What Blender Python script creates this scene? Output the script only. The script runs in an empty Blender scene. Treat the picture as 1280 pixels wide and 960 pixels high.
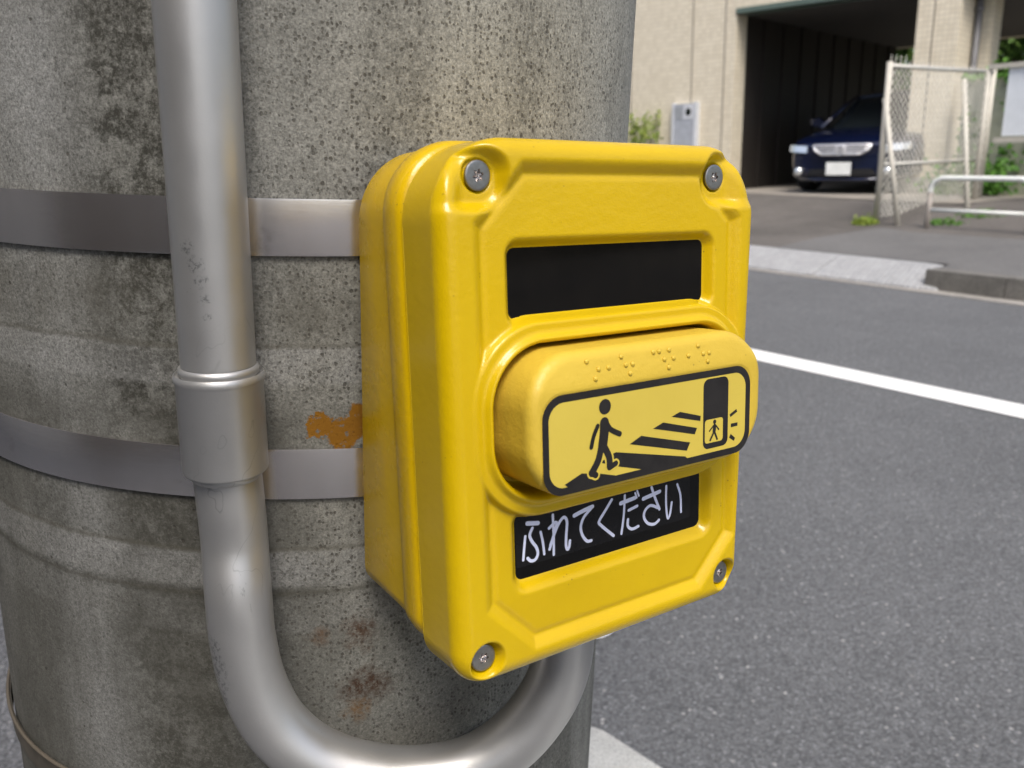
import bpy, bmesh, math, random
import numpy as np
from mathutils import Matrix, Vector
R_ = math.radians
SC = bpy.context.scene
COL = SC.collection
random.seed(7)

# ---------------------------------------------------------------- camera
cam_d = bpy.data.cameras.new('camera')
cam = bpy.data.objects.new('camera', cam_d)
COL.objects.link(cam)
CM = np.array([[0.999665, -0.025883, 0.0], [-0.006907, -0.266749, 0.963741], [-0.024945, -0.963418, -0.266839]])
EYE = Vector((0, 0, 1.08))
m = Matrix.Identity(4)
for i in range(3):
    m[i][0] = CM[i][0]; m[i][1] = -CM[i][1]; m[i][2] = -CM[i][2]; m[i][3] = EYE[i]
cam.matrix_world = m
cam_d.sensor_width = 36.0
cam_d.lens = 36.0 * 1045.0 / 1280.0
cam_d.clip_start = 0.02
cam_d.clip_end = 400
cam_d.dof.use_dof = True
cam_d.dof.focus_distance = 0.335
cam_d.dof.aperture_fstop = 17.0
SC.camera = cam

# ---------------------------------------------------------------- light
SUN_EL, SUN_AZ = R_(58), R_(172)       # azimuth: clockwise from +Y (north)
w = bpy.data.worlds.new('World'); SC.world = w; w.use_nodes = True
nt = w.node_tree
bg = nt.nodes['Background']
sky = nt.nodes.new('ShaderNodeTexSky'); sky.sky_type = 'NISHITA'; sky.sun_disc = False
sky.sun_elevation = SUN_EL; sky.sun_rotation = SUN_AZ
sky.air_density = 1.0; sky.dust_density = 4.0; sky.ozone_density = 1.0
nt.links.new(sky.outputs['Color'], bg.inputs['Color'])
bg.inputs['Strength'].default_value = 0.11
sd = bpy.data.lights.new('sun', 'SUN'); sd.energy = 1.5; sd.angle = R_(24); sd.color = (1.0, 0.96, 0.9)
so = bpy.data.objects.new('sun', sd); COL.objects.link(so)
sdir = Vector((math.sin(SUN_AZ) * math.cos(SUN_EL), math.cos(SUN_AZ) * math.cos(SUN_EL), math.sin(SUN_EL)))
so.rotation_euler = sdir.to_track_quat('Z', 'Y').to_euler()
so.location = sdir * 30
SC.view_settings.view_transform = 'Standard'
SC.view_settings.look = 'None'
SC.view_settings.exposure = 0.98
SC.view_settings.gamma = 1.0

# ---------------------------------------------------------------- helpers
def tag(o, label=None, cat=None, group=None, kind=None):
    if label: o['label'] = label
    if cat: o['category'] = cat
    if group: o['group'] = group
    if kind: o['kind'] = kind
    return o

def empty(name, label, cat, loc=(0, 0, 0), mat=None, group=None):
    o = bpy.data.objects.new(name, None); COL.objects.link(o)
    o.empty_display_size = 0.1
    if mat is not None: o.matrix_world = mat
    else: o.location = loc
    return tag(o, label, cat, group)

def mesh(name, verts, faces, mat, parent=None, smooth=False, mats=None, fm=None):
    me = bpy.data.meshes.new(name)
    me.from_pydata([tuple(map(float, v)) for v in verts], [], [tuple(int(i) for i in f) for f in faces])
    me.materials.append(mat)
    if mats:
        for q in mats: me.materials.append(q)
    if fm is not None:
        me.polygons.foreach_set('material_index', np.array(fm, dtype=np.int32))
    if smooth:
        me.polygons.foreach_set('use_smooth', np.ones(len(me.polygons), dtype=bool))
    me.validate(); me.update()
    o = bpy.data.objects.new(name, me); COL.objects.link(o)
    if parent: o.parent = parent
    return o

class MB:
    """collects shapes into one mesh"""
    def __init__(s): s.v = []; s.f = []; s.mi = []; s.m = 0
    def add(s, v, f):
        o = len(s.v); s.v += [tuple(p) for p in v]; s.f += [tuple(i + o for i in q) for q in f]; s.mi += [s.m] * len(f)
    def box(s, a, b, T=None):
        x0, y0, z0 = a; x1, y1, z1 = b
        v = [(x0, y0, z0), (x1, y0, z0), (x1, y1, z0), (x0, y1, z0), (x0, y0, z1), (x1, y0, z1), (x1, y1, z1), (x0, y1, z1)]
        if T: v = [T(*p) for p in v]
        s.add(v, [(0, 3, 2, 1), (4, 5, 6, 7), (0, 1, 5, 4), (1, 2, 6, 5), (2, 3, 7, 6), (3, 0, 4, 7)])
    def tube(s, path, r, n=12, cap=True):
        path = [Vector(p) for p in path]
        rr = r if isinstance(r, (list, tuple)) else [r] * len(path)
        prev = None; rings = []
        for i, p in enumerate(path):
            t = (path[min(i + 1, len(path) - 1)] - path[max(i - 1, 0)]).normalized()
            if prev is None:
                u = t.cross(Vector((0, 0, 1)))
                if u.length < 0.05: u = t.cross(Vector((0, 1, 0)))
                u.normalize()
            else:
                u = prev - t * prev.dot(t); u.normalize()
            prev = u; v = t.cross(u)
            rings.append([p + (u * math.cos(2 * math.pi * k / n) + v * math.sin(2 * math.pi * k / n)) * rr[i] for k in range(n)])
        v = [q for R in rings for q in R]; f = []
        for i in range(len(rings) - 1):
            for k in range(n):
                a = i * n + k; b = i * n + (k + 1) % n
                f.append((a, b, b + n, a + n))
        if cap:
            f.append(tuple(range(n))[::-1]); f.append(tuple((len(rings) - 1) * n + k for k in range(n)))
        s.add(v, f)
    def loft(s, loops, cap0=True, cap1=True):
        n = len(loops[0]); v = [p for L in loops for p in L]; f = []
        for i in range(len(loops) - 1):
            for k in range(n):
                a = i * n + k; b = i * n + (k + 1) % n
                f.append((a, b, b + n, a + n))
        if cap0: f.append(tuple(range(n))[::-1])
        if cap1: f.append(tuple((len(loops) - 1) * n + k for k in range(n)))
        s.add(v, f)
    def prism(s, poly, z0, z1, T=lambda x, y, z: (x, y, z)):
        n = len(poly)
        v = [T(x, y, z0) for x, y in poly] + [T(x, y, z1) for x, y in poly]
        f = [tuple(range(n))[::-1], tuple(range(n, 2 * n))]
        f += [(k, (k + 1) % n, n + (k + 1) % n, n + k) for k in range(n)]
        s.add(v, f)
    def build(s, name, mat, parent=None, smooth=False, mats=None, fix=True, angle=None):
        o = mesh(name, s.v, s.f, mat, parent, smooth, mats, s.mi if mats else None)
        if fix:
            bm = bmesh.new(); bm.from_mesh(o.data)
            bmesh.ops.recalc_face_normals(bm, faces=bm.faces)
            bm.to_mesh(o.data); bm.free()
        if angle:
            try: o.data.set_sharp_from_angle(angle=R_(angle))
            except Exception: pass
        return o

def smooth_path(pts, n=6):
    P = [Vector(p) for p in pts]; out = []
    for i in range(len(P) - 1):
        a = P[max(i - 1, 0)]; b = P[i]; c = P[i + 1]; d = P[min(i + 2, len(P) - 1)]
        for k in range(n):
            t = k / n
            out.append(0.5 * ((2 * b) + (c - a) * t + (2 * a - 5 * b + 4 * c - d) * t * t + (3 * b - a - 3 * c + d) * t ** 3))
    out.append(P[-1]); return out

# ---------------------------------------------------------------- materials
class NT:
    def __init__(s, name):
        s.m = bpy.data.materials.new(name); s.m.use_nodes = True
        s.t = s.m.node_tree; s.b = s.t.nodes['Principled BSDF']; s.out = s.t.nodes['Material Output']
        s.co = s.t.nodes.new('ShaderNodeTexCoord').outputs['Object']
    def L(s, a, b): s.t.links.new(a, b)
    def n(s, k): return s.t.nodes.new(k)
    def _in(s, sock, v):
        if hasattr(v, 'is_output') or hasattr(v, 'links'): s.L(v, sock)
        else: sock.default_value = v
    def noise(s, scale, detail=4, rough=0.6, vec=None, dist=0.0):
        q = s.n('ShaderNodeTexNoise'); q.inputs['Scale'].default_value = scale; q.inputs['Detail'].default_value = detail
        q.inputs['Roughness'].default_value = rough; q.inputs['Distortion'].default_value = dist
        s.L(vec or s.co, q.inputs['Vector']); return q.outputs['Fac']
    def voro(s, scale, vec=None, feat='F1', out='Distance', rnd=1.0):
        q = s.n('ShaderNodeTexVoronoi'); q.feature = feat; q.inputs['Scale'].default_value = scale
        q.inputs['Randomness'].default_value = rnd
        s.L(vec or s.co, q.inputs['Vector']); return q.outputs[out]
    def ramp(s, fac, stops, interp='LINEAR'):
        q = s.n('ShaderNodeValToRGB'); e = q.color_ramp.elements; q.color_ramp.interpolation = interp
        while len(e) < len(stops): e.new(0.5)
        for i, (p, c) in enumerate(stops):
            e[i].position = p; e[i].color = (c, c, c, 1) if not isinstance(c, (tuple, list)) else (*c[:3], 1)
        s.L(fac, q.inputs['Fac']); return q.outputs['Color']
    def mix(s, f, a, b, mode='MIX'):
        q = s.n('ShaderNodeMix'); q.data_type = 'RGBA'; q.blend_type = mode
        A = [i for i in q.inputs if i.enabled]
        for sock, v in zip((q.inputs[0], q.inputs[6], q.inputs[7]), (f, a, b)):
            if isinstance(v, tuple): sock.default_value = (*v[:3], 1)
            elif isinstance(v, (int, float)): sock.default_value = v
            else: s.L(v, sock)
        return q.outputs[2]
    def math(s, op, a, b=0.0, c=0.0, clamp=False):
        q = s.n('ShaderNodeMath'); q.operation = op; q.use_clamp = clamp
        for sock, v in zip(q.inputs, (a, b, c)):
            if isinstance(v, (int, float)): sock.default_value = v
            else: s.L(v, sock)
        return q.outputs[0]
    def xyz(s, vec=None):
        q = s.n('ShaderNodeSeparateXYZ'); s.L(vec or s.co, q.inputs[0]); return q.outputs
    def comb(s, x, y, z):
        q = s.n('ShaderNodeCombineXYZ')
        for sock, v in zip(q.inputs, (x, y, z)):
            if isinstance(v, (int, float)): sock.default_value = v
            else: s.L(v, sock)
        return q.outputs[0]
    def scale(s, sx, sy, sz, vec=None, loc=(0, 0, 0), rot=(0, 0, 0)):
        q = s.n('ShaderNodeMapping'); q.inputs['Scale'].default_value = (sx, sy, sz); q.inputs['Location'].default_value = loc
        q.inputs['Rotation'].default_value = rot
        s.L(vec or s.co, q.inputs['Vector']); return q.outputs[0]
    def spot(s, p, r, fuzz=0.5, nscale=60, amp=0.6):
        """blob mask: 1 inside radius r round the point p, ragged by noise"""
        q = s.n('ShaderNodeVectorMath'); q.operation = 'DISTANCE'; s.L(s.co, q.inputs[0]); q.inputs[1].default_value = p
        d = s.math('DIVIDE', q.outputs['Value'], r)
        nn = s.noise(nscale, 5, 0.7)
        d = s.math('ADD', d, s.math('MULTIPLY', s.math('SUBTRACT', nn, 0.5), amp * 2.5))
        return s.ramp(d, [(max(0.0, 1 - fuzz), 1.0), (1.0, 0.0)])
    def bump(s, h, strength=0.3, dist=0.001, prev=None):
        q = s.n('ShaderNodeBump'); q.inputs['Strength'].default_value = strength; q.inputs['Distance'].default_value = dist
        s.L(h, q.inputs['Height'])
        if prev: s.L(prev, q.inputs['Normal'])
        s.L(q.outputs[0], s.b.inputs['Normal']); return q.outputs[0]
    def set(s, **k):
        for a, v in k.items():
            sock = s.b.inputs[{'col': 'Base Color', 'rough': 'Roughness', 'metal': 'Metallic', 'spec': 'Specular IOR Level', 'coat': 'Coat Weight', 'coatr': 'Coat Roughness', 'aniso': 'Anisotropic', 'trans': 'Transmission Weight', 'alpha': 'Alpha', 'emit': 'Emission Color', 'es': 'Emission Strength', 'sub': 'Subsurface Weight'}[a]]
            if isinstance(v, tuple): sock.default_value = (*v[:3], 1)
            elif isinstance(v, (int, float)): sock.default_value = v
            else: s.L(v, sock)
        return s

def plain(name, col, rough=0.5, metal=0.0, nscale=8.0, var=0.12, **k):
    q = NT(name)
    a = tuple(c * (1 - var) for c in col); b = tuple(min(1, c * (1 + var)) for c in col)
    q.set(col=q.ramp(q.noise(nscale, 5, 0.65), [(0.3, a), (0.7, b)]), rough=rough, metal=metal, **k)
    return q.m

def mat_yellow(name, col, rough, scratch=True, fine=1.0, marks=(), grime=0.3):
    q = NT(name)
    c = q.mix(q.ramp(q.noise(18, 5, 0.6), [(0.35, 0.0), (0.75, 1.0)]), col, tuple(x * y for x, y in zip(col, (0.9, 0.88, 0.8))))
    for p_, r_ in marks:
        c = q.mix(q.math('MULTIPLY', q.spot(p_, r_, 0.5, 900, 0.9), 0.75), c, (0.10, 0.06, 0.015))
    # thin grime that collects in the hollows, streaked by rain
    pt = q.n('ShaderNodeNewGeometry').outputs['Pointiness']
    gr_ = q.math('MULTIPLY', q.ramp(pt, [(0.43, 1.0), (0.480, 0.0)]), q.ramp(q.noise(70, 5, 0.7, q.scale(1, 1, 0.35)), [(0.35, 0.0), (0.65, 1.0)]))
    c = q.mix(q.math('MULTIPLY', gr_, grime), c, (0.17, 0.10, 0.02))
    if scratch:
        # dust specks and a few fine dark scuffs
        v = q.voro(420, out='Distance'); rare = q.ramp(q.noise(60, 2, 0.5), [(0.62, 0.0), (0.68, 1.0)])
        sp = q.math('MULTIPLY', q.ramp(v, [(0.10, 1.0), (0.16, 0.0)]), rare)
        c = q.mix(q.math('MULTIPLY', sp, 0.55), c, (0.10, 0.07, 0.02))
        st = q.noise(30, 3, 0.6, q.scale(0.6, 1, 14, rot=(0, 0.5, 0)), 1.5)
        ln = q.ramp(st, [(0.495, 0.0), (0.50, 1.0), (0.505, 0.0)])
        msk = q.ramp(q.noise(9, 3, 0.5, q.scale(1, 1, 1, loc=(3, 1, 2))), [(0.60, 0.0), (0.66, 1.0)])
        c = q.mix(q.math('MULTIPLY', q.math('MULTIPLY', ln, msk), 0.35), c, (0.12, 0.08, 0.02))
    q.set(col=c, rough=q.ramp(q.noise(40, 4, 0.6), [(0.3, rough * 0.85), (0.7, rough * 1.2)]), spec=0.42)
    h = q.math('ADD', q.noise(320, 3, 0.6), q.math('MULTIPLY', q.noise(1600, 2, 0.5), 0.25))
    q.bump(h, 0.25 * fine, 0.0006)
    return q.m

# ================================================================ setting
N2 = Vector((0.8473, 0.5312)); D2 = Vector((0.5312, -0.8473))   # across the road / along the road
def S(s, t, z=0.0):
    p = N2 * s + D2 * t
    return (p.x, p.y, z)

def sheet(name, pts, mat, label=None, thick=None, sub=None):
    """pts: list of (s,t,z) polygon"""
    b = MB()
    if thick:
        b.prism([(p[0], p[1]) for p in pts], 0, 1, lambda a, c, k: S(a, c, [q[2] for q in pts if q[0] == a and q[1] == c][0] - (0 if k else thick)))
    else:
        b.add([S(*p) for p in pts], [tuple(range(len(pts)))])
    o = b.build(name, mat)
    o['kind'] = 'structure'
    return o

def mat_asphalt(name, base, spread, agg, tint=(1, 1, 1)):
    q = NT(name)
    lo = tuple(base * (1 - spread) * c for c in tint); hi = tuple(base * (1 + spread) * c for c in tint)
    c = q.ramp(q.noise(1.3, 5, 0.6), [(0.3, lo), (0.7, hi)])
    v = q.n('ShaderNodeTexVoronoi'); v.inputs['Scale'].default_value = 170; q.L(q.co, v.inputs['Vector'])
    rnd = q.xyz(v.outputs['Color'])[0]
    st = q.ramp(rnd, [(0.0, 0.62), (0.5, 0.92), (0.85, 1.2), (0.97, 1.6), (1.0, 2.4)])
    c = q.mix(agg, c, q.mix(1.0, c, st, 'MULTIPLY'))
    v2 = q.n('ShaderNodeTexVoronoi'); v2.inputs['Scale'].default_value = 88; q.L(q.co, v2.inputs['Vector'])
    r2 = q.ramp(q.xyz(v2.outputs['Color'])[1], [(0.95, 0.0), (0.97, 1.0)])
    near = q.ramp(v2.outputs['Distance'], [(0.22, 1.0), (0.42, 0.0)])
    c = q.mix(q.math('MULTIPLY', q.math('MULTIPLY', r2, near), 0.75), c, (0.48, 0.47, 0.45))
    gap = q.ramp(v.outputs['Distance'], [(0.35, 1.0), (0.8, 0.35)])
    c = q.mix(agg, c, q.mix(1.0, c, gap, 'MULTIPLY'))
    q.set(col=c, rough=0.85, spec=0.35)
    h = q.math('ADD', q.math('MULTIPLY', q.math('SUBTRACT', 1.0, v.outputs['Distance']), 0.7), q.noise(60, 4, 0.7))
    q.bump(h, 0.7, 0.004)
    return q.m

def mat_conc(name, lo, hi, sc=6, speck=90, rough=0.85, bump=0.3):
    q = NT(name)
    c = q.ramp(q.noise(sc, 6, 0.7), [(0.3, lo), (0.7, hi)])
    sp = q.ramp(q.noise(speck, 3, 0.7), [(0.33, 0.55), (0.5, 1.0), (0.75, 1.18)])
    c = q.mix(1.0, c, sp, 'MULTIPLY')
    q.set(col=c, rough=rough); q.bump(q.noise(speck, 5, 0.7), bump, 0.003)
    return q.m

M_road = mat_asphalt('road_asphalt', 0.140, 0.10, 0.62, (0.98, 1.0, 1.02))
M_walk = mat_asphalt('pavement_asphalt', 0.15, 0.14, 0.5, (1.0, 0.98, 0.95))
M_drive = mat_asphalt('driveway_asphalt', 0.115, 0.25, 0.5, (1.08, 0.99, 0.90))
M_near = mat_asphalt('near_pavement_asphalt', 0.16, 0.2, 0.9, (1.0, 1.0, 1.02))
M_kerb = mat_conc('kerb_concrete', (0.10, 0.095, 0.085), (0.20, 0.19, 0.17), 5)
M_gutter = mat_conc('gutter_concrete', (0.24, 0.225, 0.20), (0.36, 0.34, 0.31), 4, 60)
M_apron = mat_conc('near_kerb_concrete', (0.34, 0.34, 0.32), (0.50, 0.50, 0.47), 9, 240, bump=0.6)
M_floor = mat_conc('garage_floor_concrete', (0.22, 0.20, 0.17), (0.34, 0.31, 0.27), 2)
M_earth = mat_conc('bare_ground', (0.08, 0.07, 0.05), (0.14, 0.12, 0.09), 1.5)

# road paint, worn at the edges
q = NT('road_paint')
wear = q.ramp(q.noise(150, 4, 0.75), [(0.26, 0.0), (0.34, 1.0)])
q.set(col=q.mix(wear, (0.35, 0.35, 0.34), q.ramp(q.noise(14, 4), [(0.3, (0.78, 0.78, 0.74)), (0.7, (0.86, 0.86, 0.83))])), rough=0.6)
q.bump(q.noise(200, 4, 0.7), 0.4, 0.002)
M_paint = q.m

b = MB(); b.add([(-180, -180, -0.06), (180, -180, -0.06), (180, 180, -0.06), (-180, 180, -0.06)], [(0, 1, 2, 3)])
tag(b.build('ground', M_earth), kind='structure')
sheet('road', [(0.85, -70, 0), (0.85, 70, 0), (6.0, 70, 0), (6.0, -70, 0)], M_road)
sheet('near_pavement', [(-9, -70, 0.004), (-9, 70, 0.004), (0.5, 70, 0.004), (0.5, -70, 0.004)], M_near)
# near side gutter strip of pale concrete with one rounded end, dark asphalt beyond it
sheet('near_channel', [(0.5, -70, -0.004), (0.5, 70, -0.004), (0.852, 70, -0.004), (0.852, -70, -0.004)], M_road)
pts = [(0.42, 30), (0.42, -1.16), (0.70, -1.155), (0.79, -1.14), (0.835, -1.11), (0.856, -1.07), (0.868, -1.0), (0.885, -0.9), (0.90, 0.0), (0.90, 30)]
b = MB(); b.prism(pts, -0.02, 0.012, lambda s, t, z: S(s, t, z)); tag(b.build('kerb_strip', M_apron), kind='structure')
# far side: pavement rising to the garage, kerb stones, gutter
sheet('sidewalk', [(6.328, -5.35, 0.1605), (6.328, -3.66, 0.1605), (6.15, -3.66, 0.1515), (6.15, 60, 0.1515), (7.72, 60, 0.232), (7.72, -4.9, 0.232), (7.9, -5.35, 0.2412), (7.0, -5.42, 0.195)], M_walk)
b = MB()
prof = [(6.328, 0.155), (7.72, 0.226), (8.2, 0.268), (8.98, 0.412), (9.75, 0.420), (16, 0.42)]
for i in range(len(prof) - 1):
    (s0, z0), (s1, z1) = prof[i], prof[i + 1]
    b.add([S(s0, -60, z0), S(s0, 60, z0), S(s1, 60, z1), S(s1, -60, z1)], [(0, 1, 2, 3)])
tag(b.build('driveway', M_drive), kind='structure')
sheet('garage_floor', [(9.72, -9.6, 0.424), (8.98, -5.2, 0.424), (16.5, -5.2, 0.424), (18.5, -12, 0.424), (10.2, -9.6, 0.424)], M_floor)
b = MB()
for t0, t1 in ((-60, -9.6),):
    b.prism([(6.0, t0), (6.0, t1), (6.15, t1), (6.15, t0)], -0.05, 0.152, lambda s, t, z: S(s, t, z))
x = -3.66
while x < 30:
    b.prism([(6.0, x), (6.0, x + 0.594), (6.15, x + 0.594), (6.15, x)], -0.05, 0.152 + 0.001 * math.sin(x * 9), lambda s, t, z: S(s + (0.012 if z > 0.1 and s < 6.05 else 0), t, z))
    x += 0.6
tag(b.build('kerb', M_kerb), kind='structure')
b = MB(); b.prism([(5.86, -60), (5.86, 30), (5.998, 30), (5.998, -60)], -0.03, 0.006, lambda s, t, z: S(s, t, z))
tag(b.build('gutter', M_gutter), kind='structure')
# painted lines
def line(s0, t0, s1, t1, wd, name='lane_line', rag=0.0):
    b = MB(); n = 60
    L = []; Rr = []
    for i in range(n + 1):
        k = i / n; s = s0 + (s1 - s0) * k; t = t0 + (t1 - t0) * k
        L.append((s - wd / 2 + random.uniform(-1, 1) * rag, t)); Rr.append((s + wd / 2 + random.uniform(-1, 1) * rag, t))
    v = [S(a, c, 0.005) for a, c in L] + [S(a, c, 0.005) for a, c in Rr]
    b.add(v, [(i, i + 1, n + 2 + i, n + 1 + i) for i in range(n)])
    return tag(b.build(name, M_paint), kind='structure')
line(3.415 - 0.066 * 9, -12, 3.505 + 0.066 * 8, 6.35, 0.185, 'lane_line', 0.0015)
pts = [(0.985, -12), (0.995, -1.42), (1.005, -1.375), (1.02, -1.35), (1.04, -1.335), (1.06, -1.329), (1.08, -1.329), (1.10, -1.336), (1.118, -1.353), (1.127, -1.38), (1.13, -1.43), (1.13, -1.5), (1.135, -12)]
b = MB(); b.add([S(s, t, 0.005) for s, t in pts], [tuple(range(len(pts)))]); tag(b.build('edge_line', M_paint), kind='structure')

# kerb ramp blocks of chequered concrete
q = NT('kerb_ramp_concrete')
c = q.ramp(q.noise(10, 5, 0.7), [(0.3, (0.30, 0.305, 0.31)), (0.7, (0.43, 0.435, 0.44))])
c = q.mix(q.ramp(q.noise(45, 3), [(0.35, 0.35), (0.5, 0.0)]), c, (0.2, 0.19, 0.17))
vr = q.scale(1, 1, 1, rot=(0, 0, 0.79)); xx, yy, _z = q.xyz(vr)
stud = q.math('MULTIPLY', q.ramp(q.math('FRACT', q.math('MULTIPLY', xx, 22.0)), [(0.0, 0.0), (0.2, 1.0), (0.6, 1.0), (0.8, 0.0)]), q.ramp(q.math('FRACT', q.math('MULTIPLY', yy, 22.0)), [(0.0, 0.0), (0.2, 1.0), (0.6, 1.0), (0.8, 0.0)]))
q.set(col=q.mix(q.math('MULTIPLY', q.math('SUBTRACT', 1.0, stud), 0.35), c, (0.20, 0.20, 0.19)), rough=0.8); q.bump(stud, 0.8, 0.006); M_ramp = q.m
def kerb_ramp(t0, t1, label, taper=False):
    e = empty('kerb_ramp', label, 'kerb ramp', S(6.1, (t0 + t1) / 2, 0), group='kerb ramps at the driveway mouth')
    o = e.location
    def W(s, t, z): p = Vector(S(s, t, z)); return (p.x - o.x, p.y - o.y, p.z - o.z)
    b = MB(); prof = [(5.94, 0.012), (5.955, 0.024), (6.27, 0.152), (6.33, 0.154), (6.33, 0.0), (5.94, 0.0)]
    loops = []
    n = 8
    for i in range(n + 1):
        k = i / n; t = t0 + (t1 - t0) * k; f = 1.0
        if taper: f = max(0.0, min(1.0, (t1 - t) / 0.42)); f = math.sqrt(1 - (1 - f) ** 2)
        loops.append([W(6.13 + (s - 6.13) * (0.15 + 0.85 * f) if taper else s, t, z * (0.10 + 0.9 * f) + (0.002 if z else 0)) for s, z in prof])
    b.loft(loops); b.build('ramp_body', M_ramp, e)
kerb_ramp(-4.62, -3.42, 'pale chequered kerb ramp block with a rounded tapering end against the dark kerb', True)
kerb_ramp(-5.83, -4.63, 'pale chequered kerb ramp block, the middle one, seen right beside the yellow box')
kerb_ramp(-7.04, -5.84, 'pale chequered kerb ramp block hidden behind the yellow box, third from the tapered end')
kerb_ramp(-8.25, -7.05, 'pale chequered kerb ramp block, fourth from the tapered end')
kerb_ramp(-9.6, -8.26, 'pale chequered kerb ramp block, farthest from the tapered end')

# ---------------------------------------------------------------- building
ex, ey = (N2 * 0.272 + D2 * 0.962), (N2 * 0.962 - D2 * 0.272)
A0 = S(10.0, -9.45, 0)
BM = Matrix(((ex.x, ey.x, 0, A0[0]), (ex.y, ey.y, 0, A0[1]), (0, 0, 1, 0), (0, 0, 0, 1)))
bld = empty('building', 'beige tiled building with an open dark car port on the ground floor', 'building', mat=BM)

q = NT('beige_tile')
x, y, z = q.xyz()
uu = q.math('ADD', x, y)
rowp = q.math('FRACT', q.math('MULTIPLY', z, 16.0)); g1 = q.ramp(rowp, [(0.0, 0.0), (0.10, 1.0), (0.9, 1.0), (1.0, 0.0)])
colp = q.math('FRACT', q.math('MULTIPLY', uu, 16.0)); g2 = q.ramp(colp, [(0.0, 0.0), (0.08, 1.0), (0.92, 1.0), (1.0, 0.0)])
g = q.math('MULTIPLY', g1, g2)
cell = q.n('ShaderNodeTexWhiteNoise'); q.L(q.comb(q.math('FLOOR', q.math('MULTIPLY', uu, 16.0)), q.math('FLOOR', q.math('MULTIPLY', z, 16.0)), 0.0), cell.inputs['Vector'])
tc = q.ramp(cell.outputs['Value'], [(0.0, (0.66, 0.59, 0.45)), (1.0, (0.76, 0.69, 0.54))])
tc = q.mix(q.ramp(q.noise(1.2, 4), [(0.35, 0.0), (0.7, 0.25)]), tc, (0.58, 0.51, 0.39))
q.set(col=q.mix(g, (0.47, 0.42, 0.33), tc), rough=0.6)
q.bump(g, 0.5, 0.004); M_tile = q.m
M_join = plain('joint_sealant', (0.24, 0.21, 0.17), 0.7)
M_green = plain('lintel_trim', (0.10, 0.14, 0.12), 0.4)
M_dark = plain('car_port_cladding', (0.017, 0.013, 0.010), 0.7)
M_soff = plain('soffit_paint', (0.08, 0.076, 0.07), 0.8)
M_plinth = plain('plinth_concrete', (0.34, 0.33, 0.30), 0.85)
M_skirt = plain('dark_skirting', (0.07, 0.065, 0.06), 0.7)
M_pipe = plain('drain_pipe', (0.16, 0.16, 0.17), 0.4)
LZ = 2.97; TOP = 6.2
b = MB(); b.box((-14, 0, 0.62), (0, 0.35, TOP)); b.box((0, 0, LZ + 0.07), (3.3, 0.35, TOP)); b.box((-14, 0.35, 0.4), (-13.7, 7.3, TOP)); b.box((-13.7, 7.0, 0.4), (-0.16, 7.3, TOP)); b.box((-0.16, 7.0, LZ), (3.3, 7.3, TOP)); b.box((3.0, 0.35, LZ + 0.3), (3.3, 7.0, TOP))
b.build('wall', M_tile, bld)
b = MB(); b.box((-14, 0.012, 0.3), (-0.012, 0.35, 0.62)); b.build('skirting', M_skirt, bld)
for u in (-9.7, -8.3, -6.9, -5.5, -4.15, -2.98, -1.84, -0.72, -0.17, 2.757):
    b = MB(); b.box((u - 0.009, -0.004, 0.62), (u + 0.009, 0.05, TOP if u < 0 else LZ)); b.build('panel_joint', M_join, bld)
b = MB(); b.box((0, -0.02, LZ), (3.3, 0.37, LZ + 0.07)); b.build('lintel_trim', M_green, bld)
b = MB(); b.box((2.55, 0, 0.62), (3.06, 0.74, LZ)); b.box((2.55, 0.74, 0.62), (3.27, 1.15, LZ)); b.build('column', M_tile, bld)
b = MB(); b.box((2.50, -0.05, 0.25), (3.12, 0.735, 0.62)); b.box((2.50, 0.735, 0.25), (3.32, 1.2, 0.615)); b.build('plinth', M_plinth, bld)
b = MB(); b.tube([(3.115, 0.63, 0.45), (3.115, 0.63, LZ)], 0.042, 12)
for zz in (1.0, 1.9, 2.7): b.tube([(3.115, 0.63, zz), (3.115, 0.63, zz + 0.04)], 0.055, 12)
b.build('downpipe', M_pipe, bld, True)
b = MB(); b.box((-0.16, 0.35, 0.3), (0.0, 7.0, LZ))
for i in range(9): b.box((0.0, 0.9 + i * 0.7, 0.43), (0.03, 0.96 + i * 0.7, LZ))
b.build('car_port_wall', M_dark, bld)
b = MB(); b.box((-0.16, 0.37, LZ + 0.003), (3.29, 6.99, LZ + 0.25)); b.box((3.29, 0.37, LZ + 0.003), (7.5, 2.0, LZ + 0.009)); b.build('soffit', M_soff, bld)
b = MB(); b.box((3.3, 0.36, LZ + 0.011), (7.5, 2.0, 3.1)); b.build('balcony_slab', M_tile, bld)
b = MB(); b.box((-14, 0.02, TOP), (3.3, 7.35, TOP + 0.2)); b.build('roof', M_plinth, bld)
b = MB(); b.tube([(-1.96, 0, 3.0), (-1.96, -0.05, 3.0), (-1.96, -0.09, 3.0)], [0.06, 0.06, 0.035], 16); b.build('wall_vent', plain('vent_cap', (0.18, 0.17, 0.13), 0.5), bld, True)

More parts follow.
